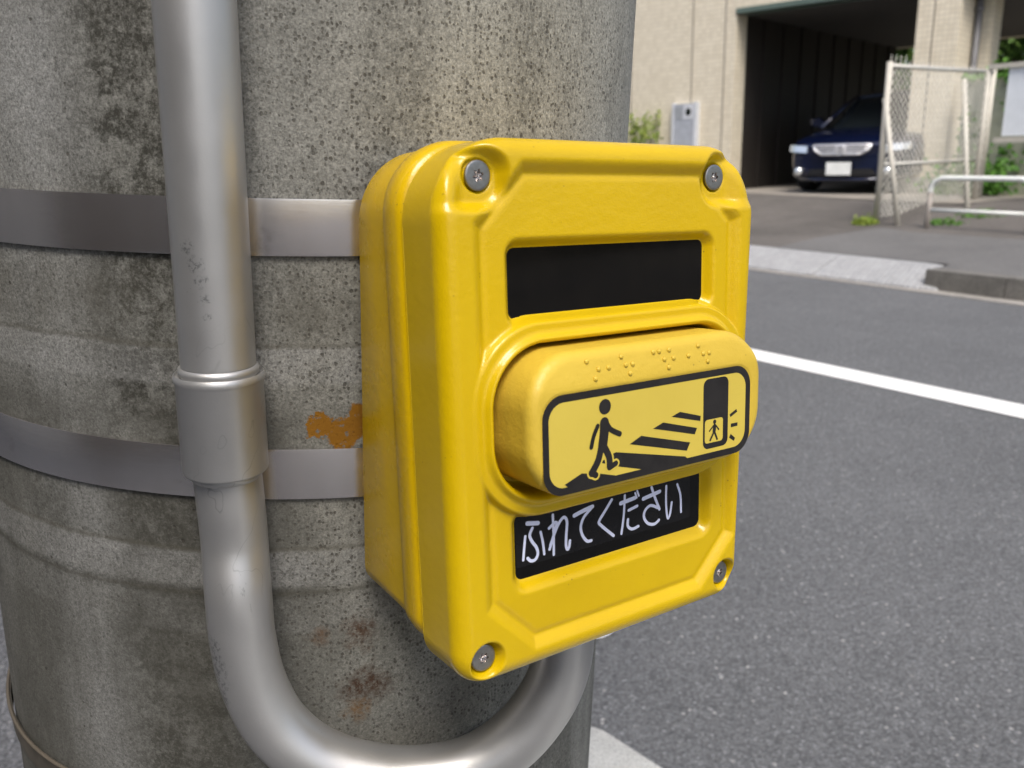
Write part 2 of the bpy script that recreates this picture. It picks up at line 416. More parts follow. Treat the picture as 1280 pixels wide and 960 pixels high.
# letterbox unit with intercom
lb = empty('letterbox', 'silver grey letterbox and intercom unit fixed to the beige tiled wall', 'letterbox', mat=BM @ Matrix.Translation((-0.76, 0, 1.10)) @ Matrix.Diagonal((0.82, 0.55, 0.95, 1)))
M_silv = plain('silver_panel', (0.45, 0.475, 0.52), 0.35, 0.2); M_silv2 = plain('silver_frame', (0.58, 0.60, 0.63), 0.4)
b = MB(); b.box((-0.25, -0.16, 0), (0.17, -0.003, 0.68)); b.build('cabinet', M_silv, lb)
b = MB(); b.box((0.18, -0.18, -0.06), (0.25, -0.003, 0.70)); b.box((-0.29, -0.18, 0.0), (-0.252, -0.003, 0.70)); b.build('side_frame', M_silv2, lb)
b = MB(); b.box((-0.22, -0.168, 0.44), (-0.07, -0.161, 0.64)); b.build('name_panel', plain('name_panel', (0.32, 0.34, 0.36), 0.3), lb)
b = MB(); b.box((-0.04, -0.172, 0.44), (0.16, -0.161, 0.66)); o = b.build('intercom', M_silv2, lb)
b = MB(); b.tube([(0.065, -0.174, 0.55), (0.065, -0.180, 0.55)], [0.062, 0.055], 20); b.build('lens', plain('intercom_lens', (0.012, 0.016, 0.012), 0.2), o, True)
b = MB(); b.box((-0.24, -0.12, -0.05), (0.17, -0.003, -0.003)); b.build('bottom_shadow', M_skirt, lb)  # dark bar built in as the shadow below the cabinet

# ---------------------------------------------------------------- car
CMx = BM @ Matrix.Translation((2.03 * 0 + 0.0, 0, 0))
cp = S(9.93, -7.42, 0.425)
CMx = Matrix(((ex.x, ey.x, 0, cp[0]), (ex.y, ey.y, 0, cp[1]), (0, 0, 1, cp[2]), (0, 0, 0, 1)))
car = empty('parked_car', 'dark blue car with a chrome grille parked nose out in the car port', 'car', mat=CMx)
q = NT('car_paint'); q.set(col=(0.002, 0.006, 0.032), rough=0.25, metal=0.3, coat=1.0, coatr=0.05); M_car = q.m
M_glass = NT('car_glass').set(col=(0.012, 0.016, 0.018), rough=0.05, spec=0.8).m
M_chrome = NT('chrome').set(col=(0.85, 0.85, 0.87), rough=0.3, metal=0.55).m
M_tyre = plain('tyre_rubber', (0.015, 0.015, 0.016), 0.8)
M_rim = NT('wheel_rim').set(col=(0.45, 0.46, 0.48), rough=0.3, metal=0.9).m
M_blk = plain('black_plastic', (0.012, 0.012, 0.013), 0.5)
M_lamp = NT('lamp_lens').set(col=(0.80, 0.84, 0.86), rough=0.08, metal=0.55, coat=1.0).m
M_plate = plain('number_plate', (0.80, 0.82, 0.80), 0.4)
st = [  # y, half width, z bottom, z belt, z top edge, crown
 (0.00, 0.62, 0.28, 0.44, 0.61, 0.65), (0.07, 0.74, 0.20, 0.45, 0.65, 0.69), (0.22, 0.83, 0.17, 0.48, 0.70, 0.745), (0.50, 0.87, 0.18, 0.52, 0.76, 0.81),
 (0.95, 0.88, 0.20, 0.56, 0.82, 0.87), (1.30, 0.88, 0.20, 0.60, 0.86, 0.92), (2.2, 0.88, 0.20, 0.60, 0.90, 0.94), (3.4, 0.88, 0.20, 0.62, 0.94, 0.98), (4.2, 0.86, 0.24, 0.66, 0.96, 1.0), (4.62, 0.76, 0.34, 0.66, 0.92, 0.95)]
def carloop(y, w_, zb, zm, zt, zc):
    h = [(0, zb), (w_ * 0.86, zb), (w_ * 0.97, zb + 0.07), (w_, zm), (w_ * 0.985, (zm + zt) / 2 + 0.03), (w_ * 0.93, zt), (w_ * 0.70, zt + (zc - zt) * 0.55), (w_ * 0.35, zc - 0.008), (0, zc)]
    cv = lambda x_: 0.16 * (x_ / 0.88) ** 2 * max(0, 1 - y / 0.5)      # nose curves back to the corners
    return [(a, y + cv(a), c) for a, c in h] + [(-a, y + cv(a), c) for a, c in h[-2:0:-1]]
b = MB(); b.loft([carloop(*k) for k in st]); o = b.build('body', M_car, car, True, angle=40)
mm_ = o.modifiers.new('sub', 'SUBSURF'); mm_.levels = 2; mm_.render_levels = 2
gh = [(1.18, 0.74, 0.87, 0.88, 0.60), (1.75, 0.75, 0.88, 1.20, 0.60), (2.15, 0.75, 0.88, 1.36, 0.60), (2.6, 0.76, 0.90, 1.43, 0.62), (3.5, 0.76, 0.92, 1.42, 0.62), (4.2, 0.74, 0.94, 1.32, 0.60), (4.5, 0.72, 0.94, 1.0, 0.62)]
def ghl(y, w0, z0, z1, w1): return [(w0, y, z0), ((w0 + w1) / 2 + 0.02, y, (z0 + z1) / 2), (w1, y, z1 - 0.02), (w1 * 0.6, y, z1), (0, y, z1 + 0.015), (-w1 * 0.6, y, z1), (-w1, y, z1 - 0.02), (-(w0 + w1) / 2 - 0.02, y, (z0 + z1) / 2), (-w0, y, z0)]
b = MB(); b.loft([ghl(*g_) for g_ in gh]); b.build('windows', M_glass, car, True, angle=45)
b = MB(); b.loft([ghl(y, w1 + 0.02, z1 - 0.05, z1 + 0.012, w1 + 0.01) for y, w0, z0, z1, w1 in gh[2:6]]); b.build('roof', M_car, car, True, angle=45)
for sx in (-1, 1):
    b = MB(); b.tube([(sx * 0.76, 1.16, 0.89), (sx * 0.67, 1.68, 1.17), (sx * 0.615, 2.12, 1.36)], 0.028, 8); b.build('pillar', M_car, car, True)
    for yy in (0.93, 3.7):
        wl = empty('wheel', None, None); wl.parent = car; wl.location = (sx * 0.78, yy, 0.32)
        b = MB(); prof = [(-0.105, 0.22), (-0.105, 0.30), (-0.07, 0.318), (0.07, 0.318), (0.105, 0.30), (0.105, 0.22)]
        b.loft([[(px_, r * math.cos(a_), r * math.sin(a_)) for px_, r in prof] for a_ in [2 * math.pi * i / 28 for i in range(29)]], False, False); b.build('tyre', M_tyre, wl, True, angle=50)
        b = MB(); b.tube([(-0.08, 0, 0), (0.07, 0, 0)], 0.222, 24)
        for i in range(5):
            a_ = i * 2 * math.pi / 5; b.tube([(sx * 0.085, 0, 0), (sx * 0.095, 0.19 * math.cos(a_), 0.19 * math.sin(a_))], 0.022, 6)
        b.build('rim', M_rim, wl)
    # black ring standing in for the shadow gap of the wheel arch
    b = MB(); b.loft([[(sx * (0.872 + 0.010 * k), 0.93 + r * math.cos(a_), 0.33 + r * math.sin(a_)) for r, k in ((0.335, 0), (0.385, 1))] for a_ in [math.pi * i / 16 for i in range(17)]], False, False); b.build('wheel_arch_shadow', M_blk, car)
    # headlight wraps round the corner
    b = MB()
    loops = []
    for i in range(7):
        k = i / 6; x_ = 0.50 + 0.30 * k; y_ = 0.028 + 0.16 * (x_ / 0.88) ** 2 + 0.02 + 0.16 * max(0, k - 0.55) ** 1.3
        zl, zh = 0.545 + 0.025 * k, 0.635 + 0.02 * k
        loops.append([(sx * x_, y_ - 0.035, zl), (sx * x_, y_ - 0.015, zh), (sx * x_, y_ + 0.14, zh + 0.01), (sx * x_, y_ + 0.14, zl)])
    b.loft(loops); b.build('headlight', M_lamp, car, True, angle=40)
    b = MB(); b.tube([(sx * 0.60, 0.085, 0.30), (sx * 0.60, 0.045, 0.30)], [0.055, 0.05], 16); b.build('fog_lamp', M_lamp, car, True)
    b = MB(); b.loft([[(sx * (0.80 + dx), 1.42 + dy, 0.91 + dz) for dx, dy, dz in ((0, 0, 0), (0, 0.06, 0), (0, 0.06, 0.02), (0, 0, 0.02))], [(sx * (0.90 + dx), 1.38 + dy, 0.93 + dz) for dx, dy, dz in ((0, 0, -0.02), (0, 0.11, -0.02), (0, 0.11, 0.12), (0, 0.0, 0.10))], [(sx * (1.04 + dx), 1.42 + dy, 0.95 + dz) for dx, dy, dz in ((0, 0, 0), (0, 0.08, 0), (0, 0.08, 0.09), (0, 0, 0.08))]]); b.build('door_mirror', M_car, car, True, angle=60)
# grille: chrome frame with bars and an emblem
gr = None
def gy(x_): return 0.02 + 0.16 * (x_ / 0.88) ** 2
b = MB()
for zz, w_, r in ((0.640, 0.385, 0.014), (0.610, 0.375, 0.009), (0.580, 0.355, 0.009), (0.550, 0.32, 0.009), (0.522, 0.26, 0.013)):
    b.tube([(x_ * w_, gy(x_ * w_) - 0.035, zz) for x_ in [i / 6 - 1 for i in range(13)]], r, 8)
for sx in (-1, 1): b.tube([(sx * 0.385, gy(0.385) - 0.035, 0.640), (sx * 0.355, gy(0.355) - 0.035, 0.575), (sx * 0.26, gy(0.26) - 0.035, 0.522)], 0.016, 8)
gr = b.build('grille', M_chrome, car, True)
b = MB()
for x0, x1, z0, z1 in ((-0.05, -0.03, 0.53, 0.62), (0.03, 0.05, 0.53, 0.62), (-0.03, 0.03, 0.564, 0.586)): b.box((x0, -0.048, z0), (x1, -0.030, z1))
b.tube([(0.075 * math.cos(a_), -0.03, 0.575 + 0.062 * math.sin(a_)) for a_ in [i * math.pi / 12 for i in range(25)]], 0.006, 6, False)
b.build('emblem', M_chrome, gr)
b = MB(); b.loft([[(x_ * w_, gy(x_ * w_) - 0.020, zz) for x_ in [i / 5 - 1 for i in range(11)]] for zz, w_ in ((0.640, 0.38), (0.575, 0.35), (0.520, 0.25))], False, False); b.build('grille_backing', M_blk, car)
b = MB(); b.loft([[(x_ * w_, gy(x_ * w_) + 0.002 - 0.010, zz) for x_ in [i / 5 - 1 for i in range(11)]] for zz, w_ in ((0.33, 0.42), (0.25, 0.46))], False, False); b.build('air_intake', M_blk, car)
b = MB(); b.box((-0.165, -0.055, 0.255), (0.165, -0.040, 0.42)); b.build('number_plate', M_plate, car)
b = MB(); b.tube([(-0.60, 0.13, 0.20), (-0.3, 0.045, 0.19), (0, 0.03, 0.19), (0.3, 0.045, 0.19), (0.60, 0.13, 0.20)], 0.022, 8); b.build('bumper_lip', M_car, car, True)

# ---------------------------------------------------------------- fence, board, guard rail
M_galv = plain('galvanised_steel', (0.50, 0.49, 0.45), 0.5, 0.3, 12)
M_cream = plain('cream_painted_steel', (0.50, 0.475, 0.41), 0.5, 0.0, 10)
M_wire = plain('fence_wire', (0.74, 0.72, 0.64), 0.6, 0.0)
Mg2 = plain('weathered_post', (0.30, 0.27, 0.24), 0.6, 0.1)
fa = (8.10, -5.55); fb = (10.15, -5.62)
fz = lambda k: 0.245 + (0.425 - 0.245) * min(1, k * 1.25)
fe = empty('chain_link_fence', 'chain link fence panel on braced steel posts in front of the tiled column', 'fence', S(fa[0], fa[1], 0.245))
def FW(k, z, off=0.0):
    p = Vector(S(fa[0] + (fb[0] - fa[0]) * k, fa[1] + (fb[1] - fa[1]) * k + off, z)); return tuple(p - fe.location)
TZ = 1.83
b = MB(); b.tube([FW(0, 0.2), FW(0, TZ + 0.04)], 0.030, 12); b.build('post', M_cream, fe, True)
b = MB(); b.tube([FW(1, 0.3), FW(1, TZ + 0.02)], 0.030, 12); b.build('post', M_cream, fe, True)
b = MB(); b.tube([FW(0, 1.52, -0.02), FW(-0.03, 0.235, 0.30)], 0.027, 10); b.build('brace', M_cream, fe, True)
BR0 = tuple(Vector(S(9.35, -5.49, 1.72)) - fe.location); BR1 = tuple(Vector(S(8.9, -5.02, 0.30)) - fe.location)
b = MB(); b.tube([BR0, BR1], 0.027, 10); b.build('brace', M_cream, fe, True)
b = MB(); b.tube([FW(0, TZ), FW(1, TZ)], 0.022, 8); b.build('rail', M_galv, fe, True)
b = MB(); b.tube([FW(0, 0.86), FW(1, 0.86)], 0.018, 8); b.build('rail', M_galv, fe, True)
b = MB(); LW = math.hypot(fb[0] - fa[0], fb[1] - fa[1]); zb, zt_ = 0.32, TZ + 0.02; hh = zt_ - zb; st_ = 0.085
for sg in (1, -1):
    n0 = int((LW + hh) / st_) + 2
    for i in range(n0):
        c0 = i * st_ - (hh if sg > 0 else 0)
        a, c = (c0, zb), (c0 + hh * sg * 1.0, zt_)
        if sg < 0: a, c = (c0, zb), (c0 - hh, zt_)
        (x0, z0), (x1, z1) = a, c
        if x0 > x1: x0, z0, x1, z1 = x1, z1, x0, z0
        if x1 <= 0 or x0 >= LW: continue
        if x0 < 0: z0 += (z1 - z0) * (-x0) / (x1 - x0); x0 = 0
        if x1 > LW: z1 = z0 + (z1 - z0) * (LW - x0) / (x1 - x0); x1 = LW
        if x1 - x0 < 0.01: continue
        b.tube([FW(x0 / LW, z0, 0.004 * sg), FW(x1 / LW, z1, 0.004 * sg)], 0.0042, 4, False)
for i in range(int(LW / st_)):                      # loose twisted ends along the top
    x0 = i * st_ / LW; b.tube([FW(x0, zt_, 0.004), FW(x0 + 0.01, zt_ + 0.035 + (0.05 if i < 4 else 0), 0.0)], 0.003, 5, False)
b.build('wire_mesh', M_wire, fe)

nb = empty('notice_board', 'tall framed notice board with a blank white sheet in front of the ivy wall', 'notice board', S(9.75, -5.3, 0.42))
def NW(dt, z, ds=0.0): p = Vector(S(9.75 + ds + 0.0, -5.50 + dt, z)); return tuple(p - nb.location)
b = MB(); b.box((0, 0, 0), (1, 1, 1), lambda a, c, k: NW(0.27 + a * 1.5, 1.12 + k * 0.72, c * 0.02)); b.build('white_sheet', plain('white_sheet', (0.74, 0.78, 0.82), 0.4, 0, 3, 0.08), nb)
b = MB(); b.tube([NW(0.05, 0.3), NW(0.05, TZ)], 0.03, 10); b.build('post', M_cream, nb, True)
b = MB(); b.tube([NW(1.85, 0.3), NW(1.85, TZ)], 0.03, 10); b.build('post', M_cream, nb, True)
b = MB(); b.box((0, 0, 0), (1, 1, 1), lambda a, c, k: NW(0.05 + a * 1.8, TZ + k * 0.05, -0.03 + c * 0.06)); b.build('rail', M_cream, nb)
b = MB(); b.box((0, 0, 0), (1, 1, 1), lambda a, c, k: NW(0.20 + a * 1.65, 1.05 + k * 0.055, -0.03 + c * 0.06)); b.build('rail', M_cream, nb)

gw = MB(); gw.box((0, 0, 0), (1, 1, 1), lambda a, c, k: S(10.75 + c * 0.15, -6.3 + a * 13, 0.3 + k * 1.5))
q = NT('garden_wall_render'); cc = q.ramp(q.noise(2.5, 6, 0.7), [(0.3, (0.24, 0.255, 0.18)), (0.7, (0.42, 0.42, 0.34))])
q.set(col=cc, rough=0.9); q.bump(q.noise(40, 5), 0.4, 0.01)
tag(gw.build('garden_wall', q.m), 'mossy grey garden wall with ivy hanging over it behind the notice board', 'wall')

gd = empty('guard_rail', 'low white guard rail of bent tube on brown posts at the pavement edge', 'guard rail', S(8.0, -4.45, 0.24))
def GW(dt, z, ds=0): p = Vector(S(8.0 + ds, -4.91 + dt, z)); return tuple(p - gd.location)
M_white = plain('white_tube_paint', (0.80, 0.82, 0.78), 0.4, 0, 20, 0.06)
gl = 0.96
for dt in (0, gl):
    b = MB(); b.tube([GW(dt, 0.16), GW(dt, 0.60)], 0.026, 12); b.tube([GW(dt, 0.20), GW(dt, 0.245)], 0.045, 12); b.build('post', Mg2, gd, True)
pth = [GW(0, 0.60), GW(0.005, 0.65), GW(0.035, 0.70), GW(0.09, 0.728), GW(0.16, 0.735), GW(gl - 0.16, 0.735), GW(gl - 0.09, 0.728), GW(gl - 0.035, 0.70), GW(gl - 0.005, 0.65), GW(gl, 0.60)]
b = MB(); b.tube(smooth_path(pth, 4), 0.024, 12); b.build('top_tube', M_white, gd, True)
b = MB(); b.tube([GW(0, 0.43), GW(gl, 0.43)], 0.017, 10); b.build('lower_tube', M_white, gd, True)

# ---------------------------------------------------------------- plants
def leaf_mat(name, a, b_, tr=0.25):
    q = NT(name)
    oi = q.n('ShaderNodeNewGeometry').outputs['Random Per Island']
    q.set(col=q.ramp(oi, [(0.0, a), (1.0, b_)]), rough=0.55, spec=0.3)
    q.b.inputs['Subsurface Weight'].default_value = 0.0
    tb = q.n('ShaderNodeBsdfTranslucent'); q.L(q.ramp(oi, [(0.0, a), (1.0, b_)]), tb.inputs['Color'])
    ms = q.n('ShaderNodeMixShader'); ms.inputs[0].default_value = tr
    q.L(q.b.outputs[0], ms.inputs[1]); q.L(tb.outputs[0], ms.inputs[2]); q.L(ms.outputs[0], q.out.inputs['Surface'])
    return q.m
M_leafd = leaf_mat('dark_leaf', (0.03, 0.075, 0.015), (0.14, 0.24, 0.05))
M_leafy = leaf_mat('young_leaf', (0.16, 0.26, 0.03), (0.34, 0.40, 0.08))
M_leafi = leaf_mat('ivy_leaf', (0.06, 0.16, 0.025), (0.16, 0.34, 0.06))
M_bark = plain('bark', (0.07, 0.055, 0.04), 0.9, 0, 20, 0.3)
rg = np.random.default_rng(5)
def leaves(name, centres, mat, size, parent=None, asp=0.5):
    """one diamond leaf at each centre, random turn"""
    c = np.asarray(centres, float); n = len(c)
    a = rg.normal(size=(n, 3)); a /= np.linalg.norm(a, axis=1)[:, None]
    b_ = np.cross(a, rg.normal(size=(n, 3))); b_ /= np.linalg.norm(b_, axis=1)[:, None]
    s = (size * rg.uniform(0.6, 1.4, n))[:, None]
    v = np.stack([c - a * s, c + b_ * s * asp, c + a * s, c - b_ * s * asp], 1).reshape(-1, 3)
    me = bpy.data.meshes.new(name); me.vertices.add(4 * n); me.vertices.foreach_set('co', v.ravel())
    me.loops.add(4 * n); me.loops.foreach_set('vertex_index', np.arange(4 * n)); me.polygons.add(n)
    me.polygons.foreach_set('loop_start', np.arange(n) * 4); me.update(calc_edges=True); me.validate()
    me.materials.append(mat); o = bpy.data.objects.new(name, me); COL.objects.link(o)
    if parent: o.parent = parent
    return o
def tree(s, t, h, r, n, label, size=0.10):
    e = empty('tree', label, 'tree', S(s, t, 0.0), group='trees behind the garden wall')
    b = MB(); b.tube([(0, 0, 0), (0.08, 0.05, h * 0.35), (0.0, 0.1, h * 0.6), (0.1, 0, h * 0.85)], [0.17, 0.13, 0.09, 0.03], 10)
    tips = []
    for i in range(16):
        a = i * 2.4; z0 = h * (0.22 + 0.038 * i); L = r * rg.uniform(0.6, 1.0) * (1.15 - 0.045 * i)
        tip = Vector((L * math.cos(a), L * math.sin(a), z0 + L * 0.35))
        b.tube([(0, 0, z0), (tip.x * 0.5, tip.y * 0.5, z0 + L * 0.12), tuple(tip)], [0.05, 0.03, 0.012], 6)
        tips += [tip, tip * 0.6 + Vector((0, 0, z0 * 0.4))]
    b.build('trunk', M_bark, e, True)
    cl = []
    for tp in tips:
        for k in range(5):
            c0 = np.array(tp) + rg.normal(size=3) * r * 0.20
            cl.append(c0 + rg.normal(size=(n // (len(tips) * 5), 3)) * r * rg.uniform(0.07, 0.15))
    leaves('crown', np.concatenate(cl), M_leafd, size, e)
def uv(u, v): return 10 + 0.272 * u + 0.962 * v, -9.45 + 0.962 * u - 0.272 * v
tree(*uv(1.6, 13.5), 7.2, 2.9, 15000, 'dark leafy tree seen just right of the tiled column, behind the car port')
tree(*uv(-2.6, 13.0), 7.0, 2.8, 12000, 'dark tree glimpsed under the soffit just left of the tiled column')
tree(*uv(4.6, 15.0), 7.5, 3.0, 12000, 'tall dark tree above the notice board at the right edge, the farthest one')
tree(*uv(6.2, 10.0), 5.6, 2.3, 12000, 'shorter leafy tree over the garden wall at the right edge')
tree(*uv(-0.6, 17.5), 8.0, 3.4, 12000, 'big dim tree in the gap behind the parked car')
# ivy on the garden wall
pts = []
for k in range(34):
    t0 = -6.2 + rg.uniform(0, 1) ** 1.5 * 3.2; z0 = rg.uniform(0.4, 1.85)
    for j in range(26): pts.append(S(10.72 + rg.normal() * 0.03, t0 + rg.normal() * 0.10, z0 + rg.normal() * 0.13))
for k in range(900): pts.append(S(10.75 + rg.normal() * 0.07, -6.3 + rg.uniform(0, 6), 1.80 + abs(rg.normal()) * 0.05))
for k in range(1000): pts.append(S(10.5 + rg.normal() * 0.1, -5.95 + rg.normal() * 0.25, 0.45 + abs(rg.normal()) * 0.17))
pts = [p for p in pts if (N2.x * p[0] + N2.y * p[1]) < 10.74 or p[2] > 1.81]
tag(leaves('ivy', pts, M_leafi, 0.035, asp=0.8), 'bright green ivy trailing over the mossy garden wall', 'ivy', kind='stuff')
def weeds(s, t, z, r, n, label, h=0.10):
    b = []; e = empty('weed_tuft', label, 'weeds', S(s, t, z))
    for k in range(n):
        a = rg.uniform(0, 6.28); d_ = r * math.sqrt(rg.uniform()); b.append((d_ * math.cos(a), d_ * math.sin(a), abs(rg.normal()) * h * (1 - d_ / r * 0.6)))
    leaves('leaves', b, M_leafi if n < 420 else M_leafy, 0.022, e, 0.4)
    s_ = MB()
    for k in range(14): a = rg.uniform(0, 6.28); s_.tube([(0, 0, -0.02), (r * 0.6 * math.cos(a), r * 0.6 * math.sin(a), h)], 0.002, 4)
    s_.build('stems', M_leafy, e)
weeds(8.02, -5.62, 0.25, 0.13, 500, 'tuft of yellow green weeds at the foot of the front fence post', 0.05)
weeds(8.35, -4.9, 0.27, 0.22, 400, 'low green weeds behind the left post of the guard rail', 0.03)
weeds(8.75, -4.75, 0.33, 0.28, 410, 'low green weeds under the notice board behind the guard rail', 0.04)
shr = empty('shrub', 'thin shrub with young yellow green leaves against the tiled wall', 'shrub', S(9.15, -10.75, 0.40))
b = MB(); cl = []
for k in range(12):
    a = rg.uniform(0, 6.28); L = rg.uniform(0.15, 0.62); hh_ = rg.uniform(0.75, 1.28)
    tip = (L * math.cos(a), L * math.sin(a) * 0.5, hh_)
    b.tube([(0, 0, 0), (tip[0] * 0.4, tip[1] * 0.4, hh_ * 0.6), tip], [0.012, 0.007, 0.003], 5)
    for j in range(8): cl.append(np.array(tip) * rg.uniform(0.75, 1.0) + rg.normal(size=(7, 3)) * 0.045)
b.build('stems', M_bark, shr, True); leaves('leaves', np.concatenate(cl), M_leafy, 0.035, shr, 0.45)

# unseen building added behind the near pavement to shade the left side
nbd = empty('added_shade_building', 'plain grey unseen building added along the near pavement to shade the left side', 'building', S(-3.6, 0, 0))
b = MB(); b.box((0, 0, 0), (1, 1, 1), lambda a, c, k: tuple(Vector(S(-3.6 - a * 8, -16 + c * 22, k * 7.2)) - nbd.location)); b.build('wall', plain('grey_render', (0.32, 0.285, 0.24), 0.85, 0, 2), nbd)
b = MB(); b.box((0, 0, 0), (1, 1, 1), lambda a, c, k: tuple(Vector(S(-3.45 - a * 0.14, -9 + c * 5.0, 0.1 + k * 2.6)) - nbd.location)); b.build('pale_reflection_panel', plain('pale_panel', (0.5, 0.5, 0.5), 0.5, 0.0), nbd)  # pale block added to vary what the steel bands reflect
b = MB(); b.box((0, 0, 0), (1, 1, 1), lambda a, c, k: tuple(Vector(S(-3.45 - a * 0.14, -0.9 + c * 3.0, 0.02 + k * 3.2)) - nbd.location)); b.build('dark_reflection_panel', plain('dark_brown_panel', (0.03, 0.018, 0.014), 0.5), nbd)  # dark block added to give the steel bands a dark reflection
b = MB(); b.box((0, 0, 0), (1, 1, 1), lambda a, c, k: tuple(Vector(S(-2.9 - a * 9, -16.2 + c * 22.4, 7.2 + k * 0.25)) - nbd.location)); b.build('roof', M_plinth, nbd)

# measured centre lines and outlines (metres / millimetres)
UP_PTS =  [(-0.0977, 0.2977, 1.1677), (-0.0995, 0.2976, 1.1448), (-0.1006, 0.2978, 1.1306), (-0.1018, 0.2978, 1.0932), (-0.1041, 0.2981, 1.0529), (-0.1072, 0.2983, 1.0124), (-0.1071, 0.298, 1.0058)]
CO_PTS =  [(-0.1074, 0.2977, 1.0047), (-0.1081, 0.2978, 0.9865), (-0.1093, 0.2981, 0.967)]
LO_PTS =  [(-0.1093, 0.2988, 0.9654), (-0.1095, 0.2992, 0.952), (-0.1099, 0.2992, 0.9352), (-0.1091, 0.2942, 0.917), (-0.109, 0.2927, 0.8967), (-0.1063, 0.2914, 0.8771), (-0.0986, 0.2903, 0.8581), (-0.0844, 0.2902, 0.8428), (-0.0656, 0.2917, 0.8331), (-0.0446, 0.2945, 0.8281), (-0.0218, 0.2981, 0.83), (-0.0025, 0.3029, 0.8399), (0.0115, 0.3074, 0.856), (0.018, 0.3107, 0.8718), (0.02, 0.3135, 0.8892), (0.0199, 0.3153, 0.9033)]
KANA_PTS =  {'fu1': [(-39.7, 44.5), (-35.1, 45.4)], 'fu2': [(-37.6, 46.7), (-38.8, 49.0), (-37.9, 51.5), (-36.0, 54.3), (-35.5, 56.8), (-36.7, 58.6), (-38.6, 58.6), (-39.9, 57.3)], 'fu3': [(-40.7, 49.0), (-41.3, 53.3), (-41.8, 57.5)], 'fu4': [(-34.1, 48.9), (-33.2, 53.0), (-32.7, 57.5)], 're1': [(-28.6, 43.8), (-28.4, 51.2), (-28.5, 58.8)], 're2': [(-30.3, 48.4), (-27.0, 46.9), (-28.7, 52.3), (-30.3, 56.3)], 're3': [(-29.9, 54.9), (-26.7, 48.6), (-23.9, 45.8), (-22.3, 47.6), (-22.7, 52.5), (-22.9, 56.6), (-22.3, 58.3), (-21.5, 57.6), (-21.1, 55.3)], 'te1': [(-18.9, 46.2), (-14.8, 45.3), (-10.4, 44.6)], 'te2': [(-11.1, 45.2), (-14.5, 47.8), (-16.0, 51.1), (-15.3, 54.5), (-13.2, 57.3), (-11.1, 57.6)], 'ku': [(-1.1, 43.9), (-4.4, 47.6), (-7.2, 50.8), (-6.7, 52.5), (-0.3, 58.3)], 'da1': [(3.3, 46.3), (10.6, 45.6)], 'da2': [(5.4, 43.6), (4.8, 51.5), (3.6, 58.4)], 'da3': [(7.3, 49.9), (11.6, 49.1)], 'da4': [(6.9, 53.5), (6.9, 56.2), (9.1, 57.8), (12.2, 57.4)], 'da5': [(10.6, 43.7), (11.4, 45.7)], 'da6': [(11.7, 43.1), (12.5, 45.2)], 'sa1': [(14.8, 46.9), (23.4, 45.7)], 'sa2': [(19.1, 43.2), (20.9, 47.7), (23.3, 52.9)], 'sa3': [(22.6, 52.2), (18.5, 50.4), (15.6, 52.0), (15.2, 54.7), (17.4, 57.5), (20.7, 58.4), (23.0, 57.3)], 'i1': [(26.9, 44.2), (26.8, 50.5), (27.3, 55.8), (28.0, 57.7), (29.1, 55.9), (29.9, 51.5)], 'i2': [(32.9, 44.7), (34.7, 49.6), (35.1, 56.6)]}
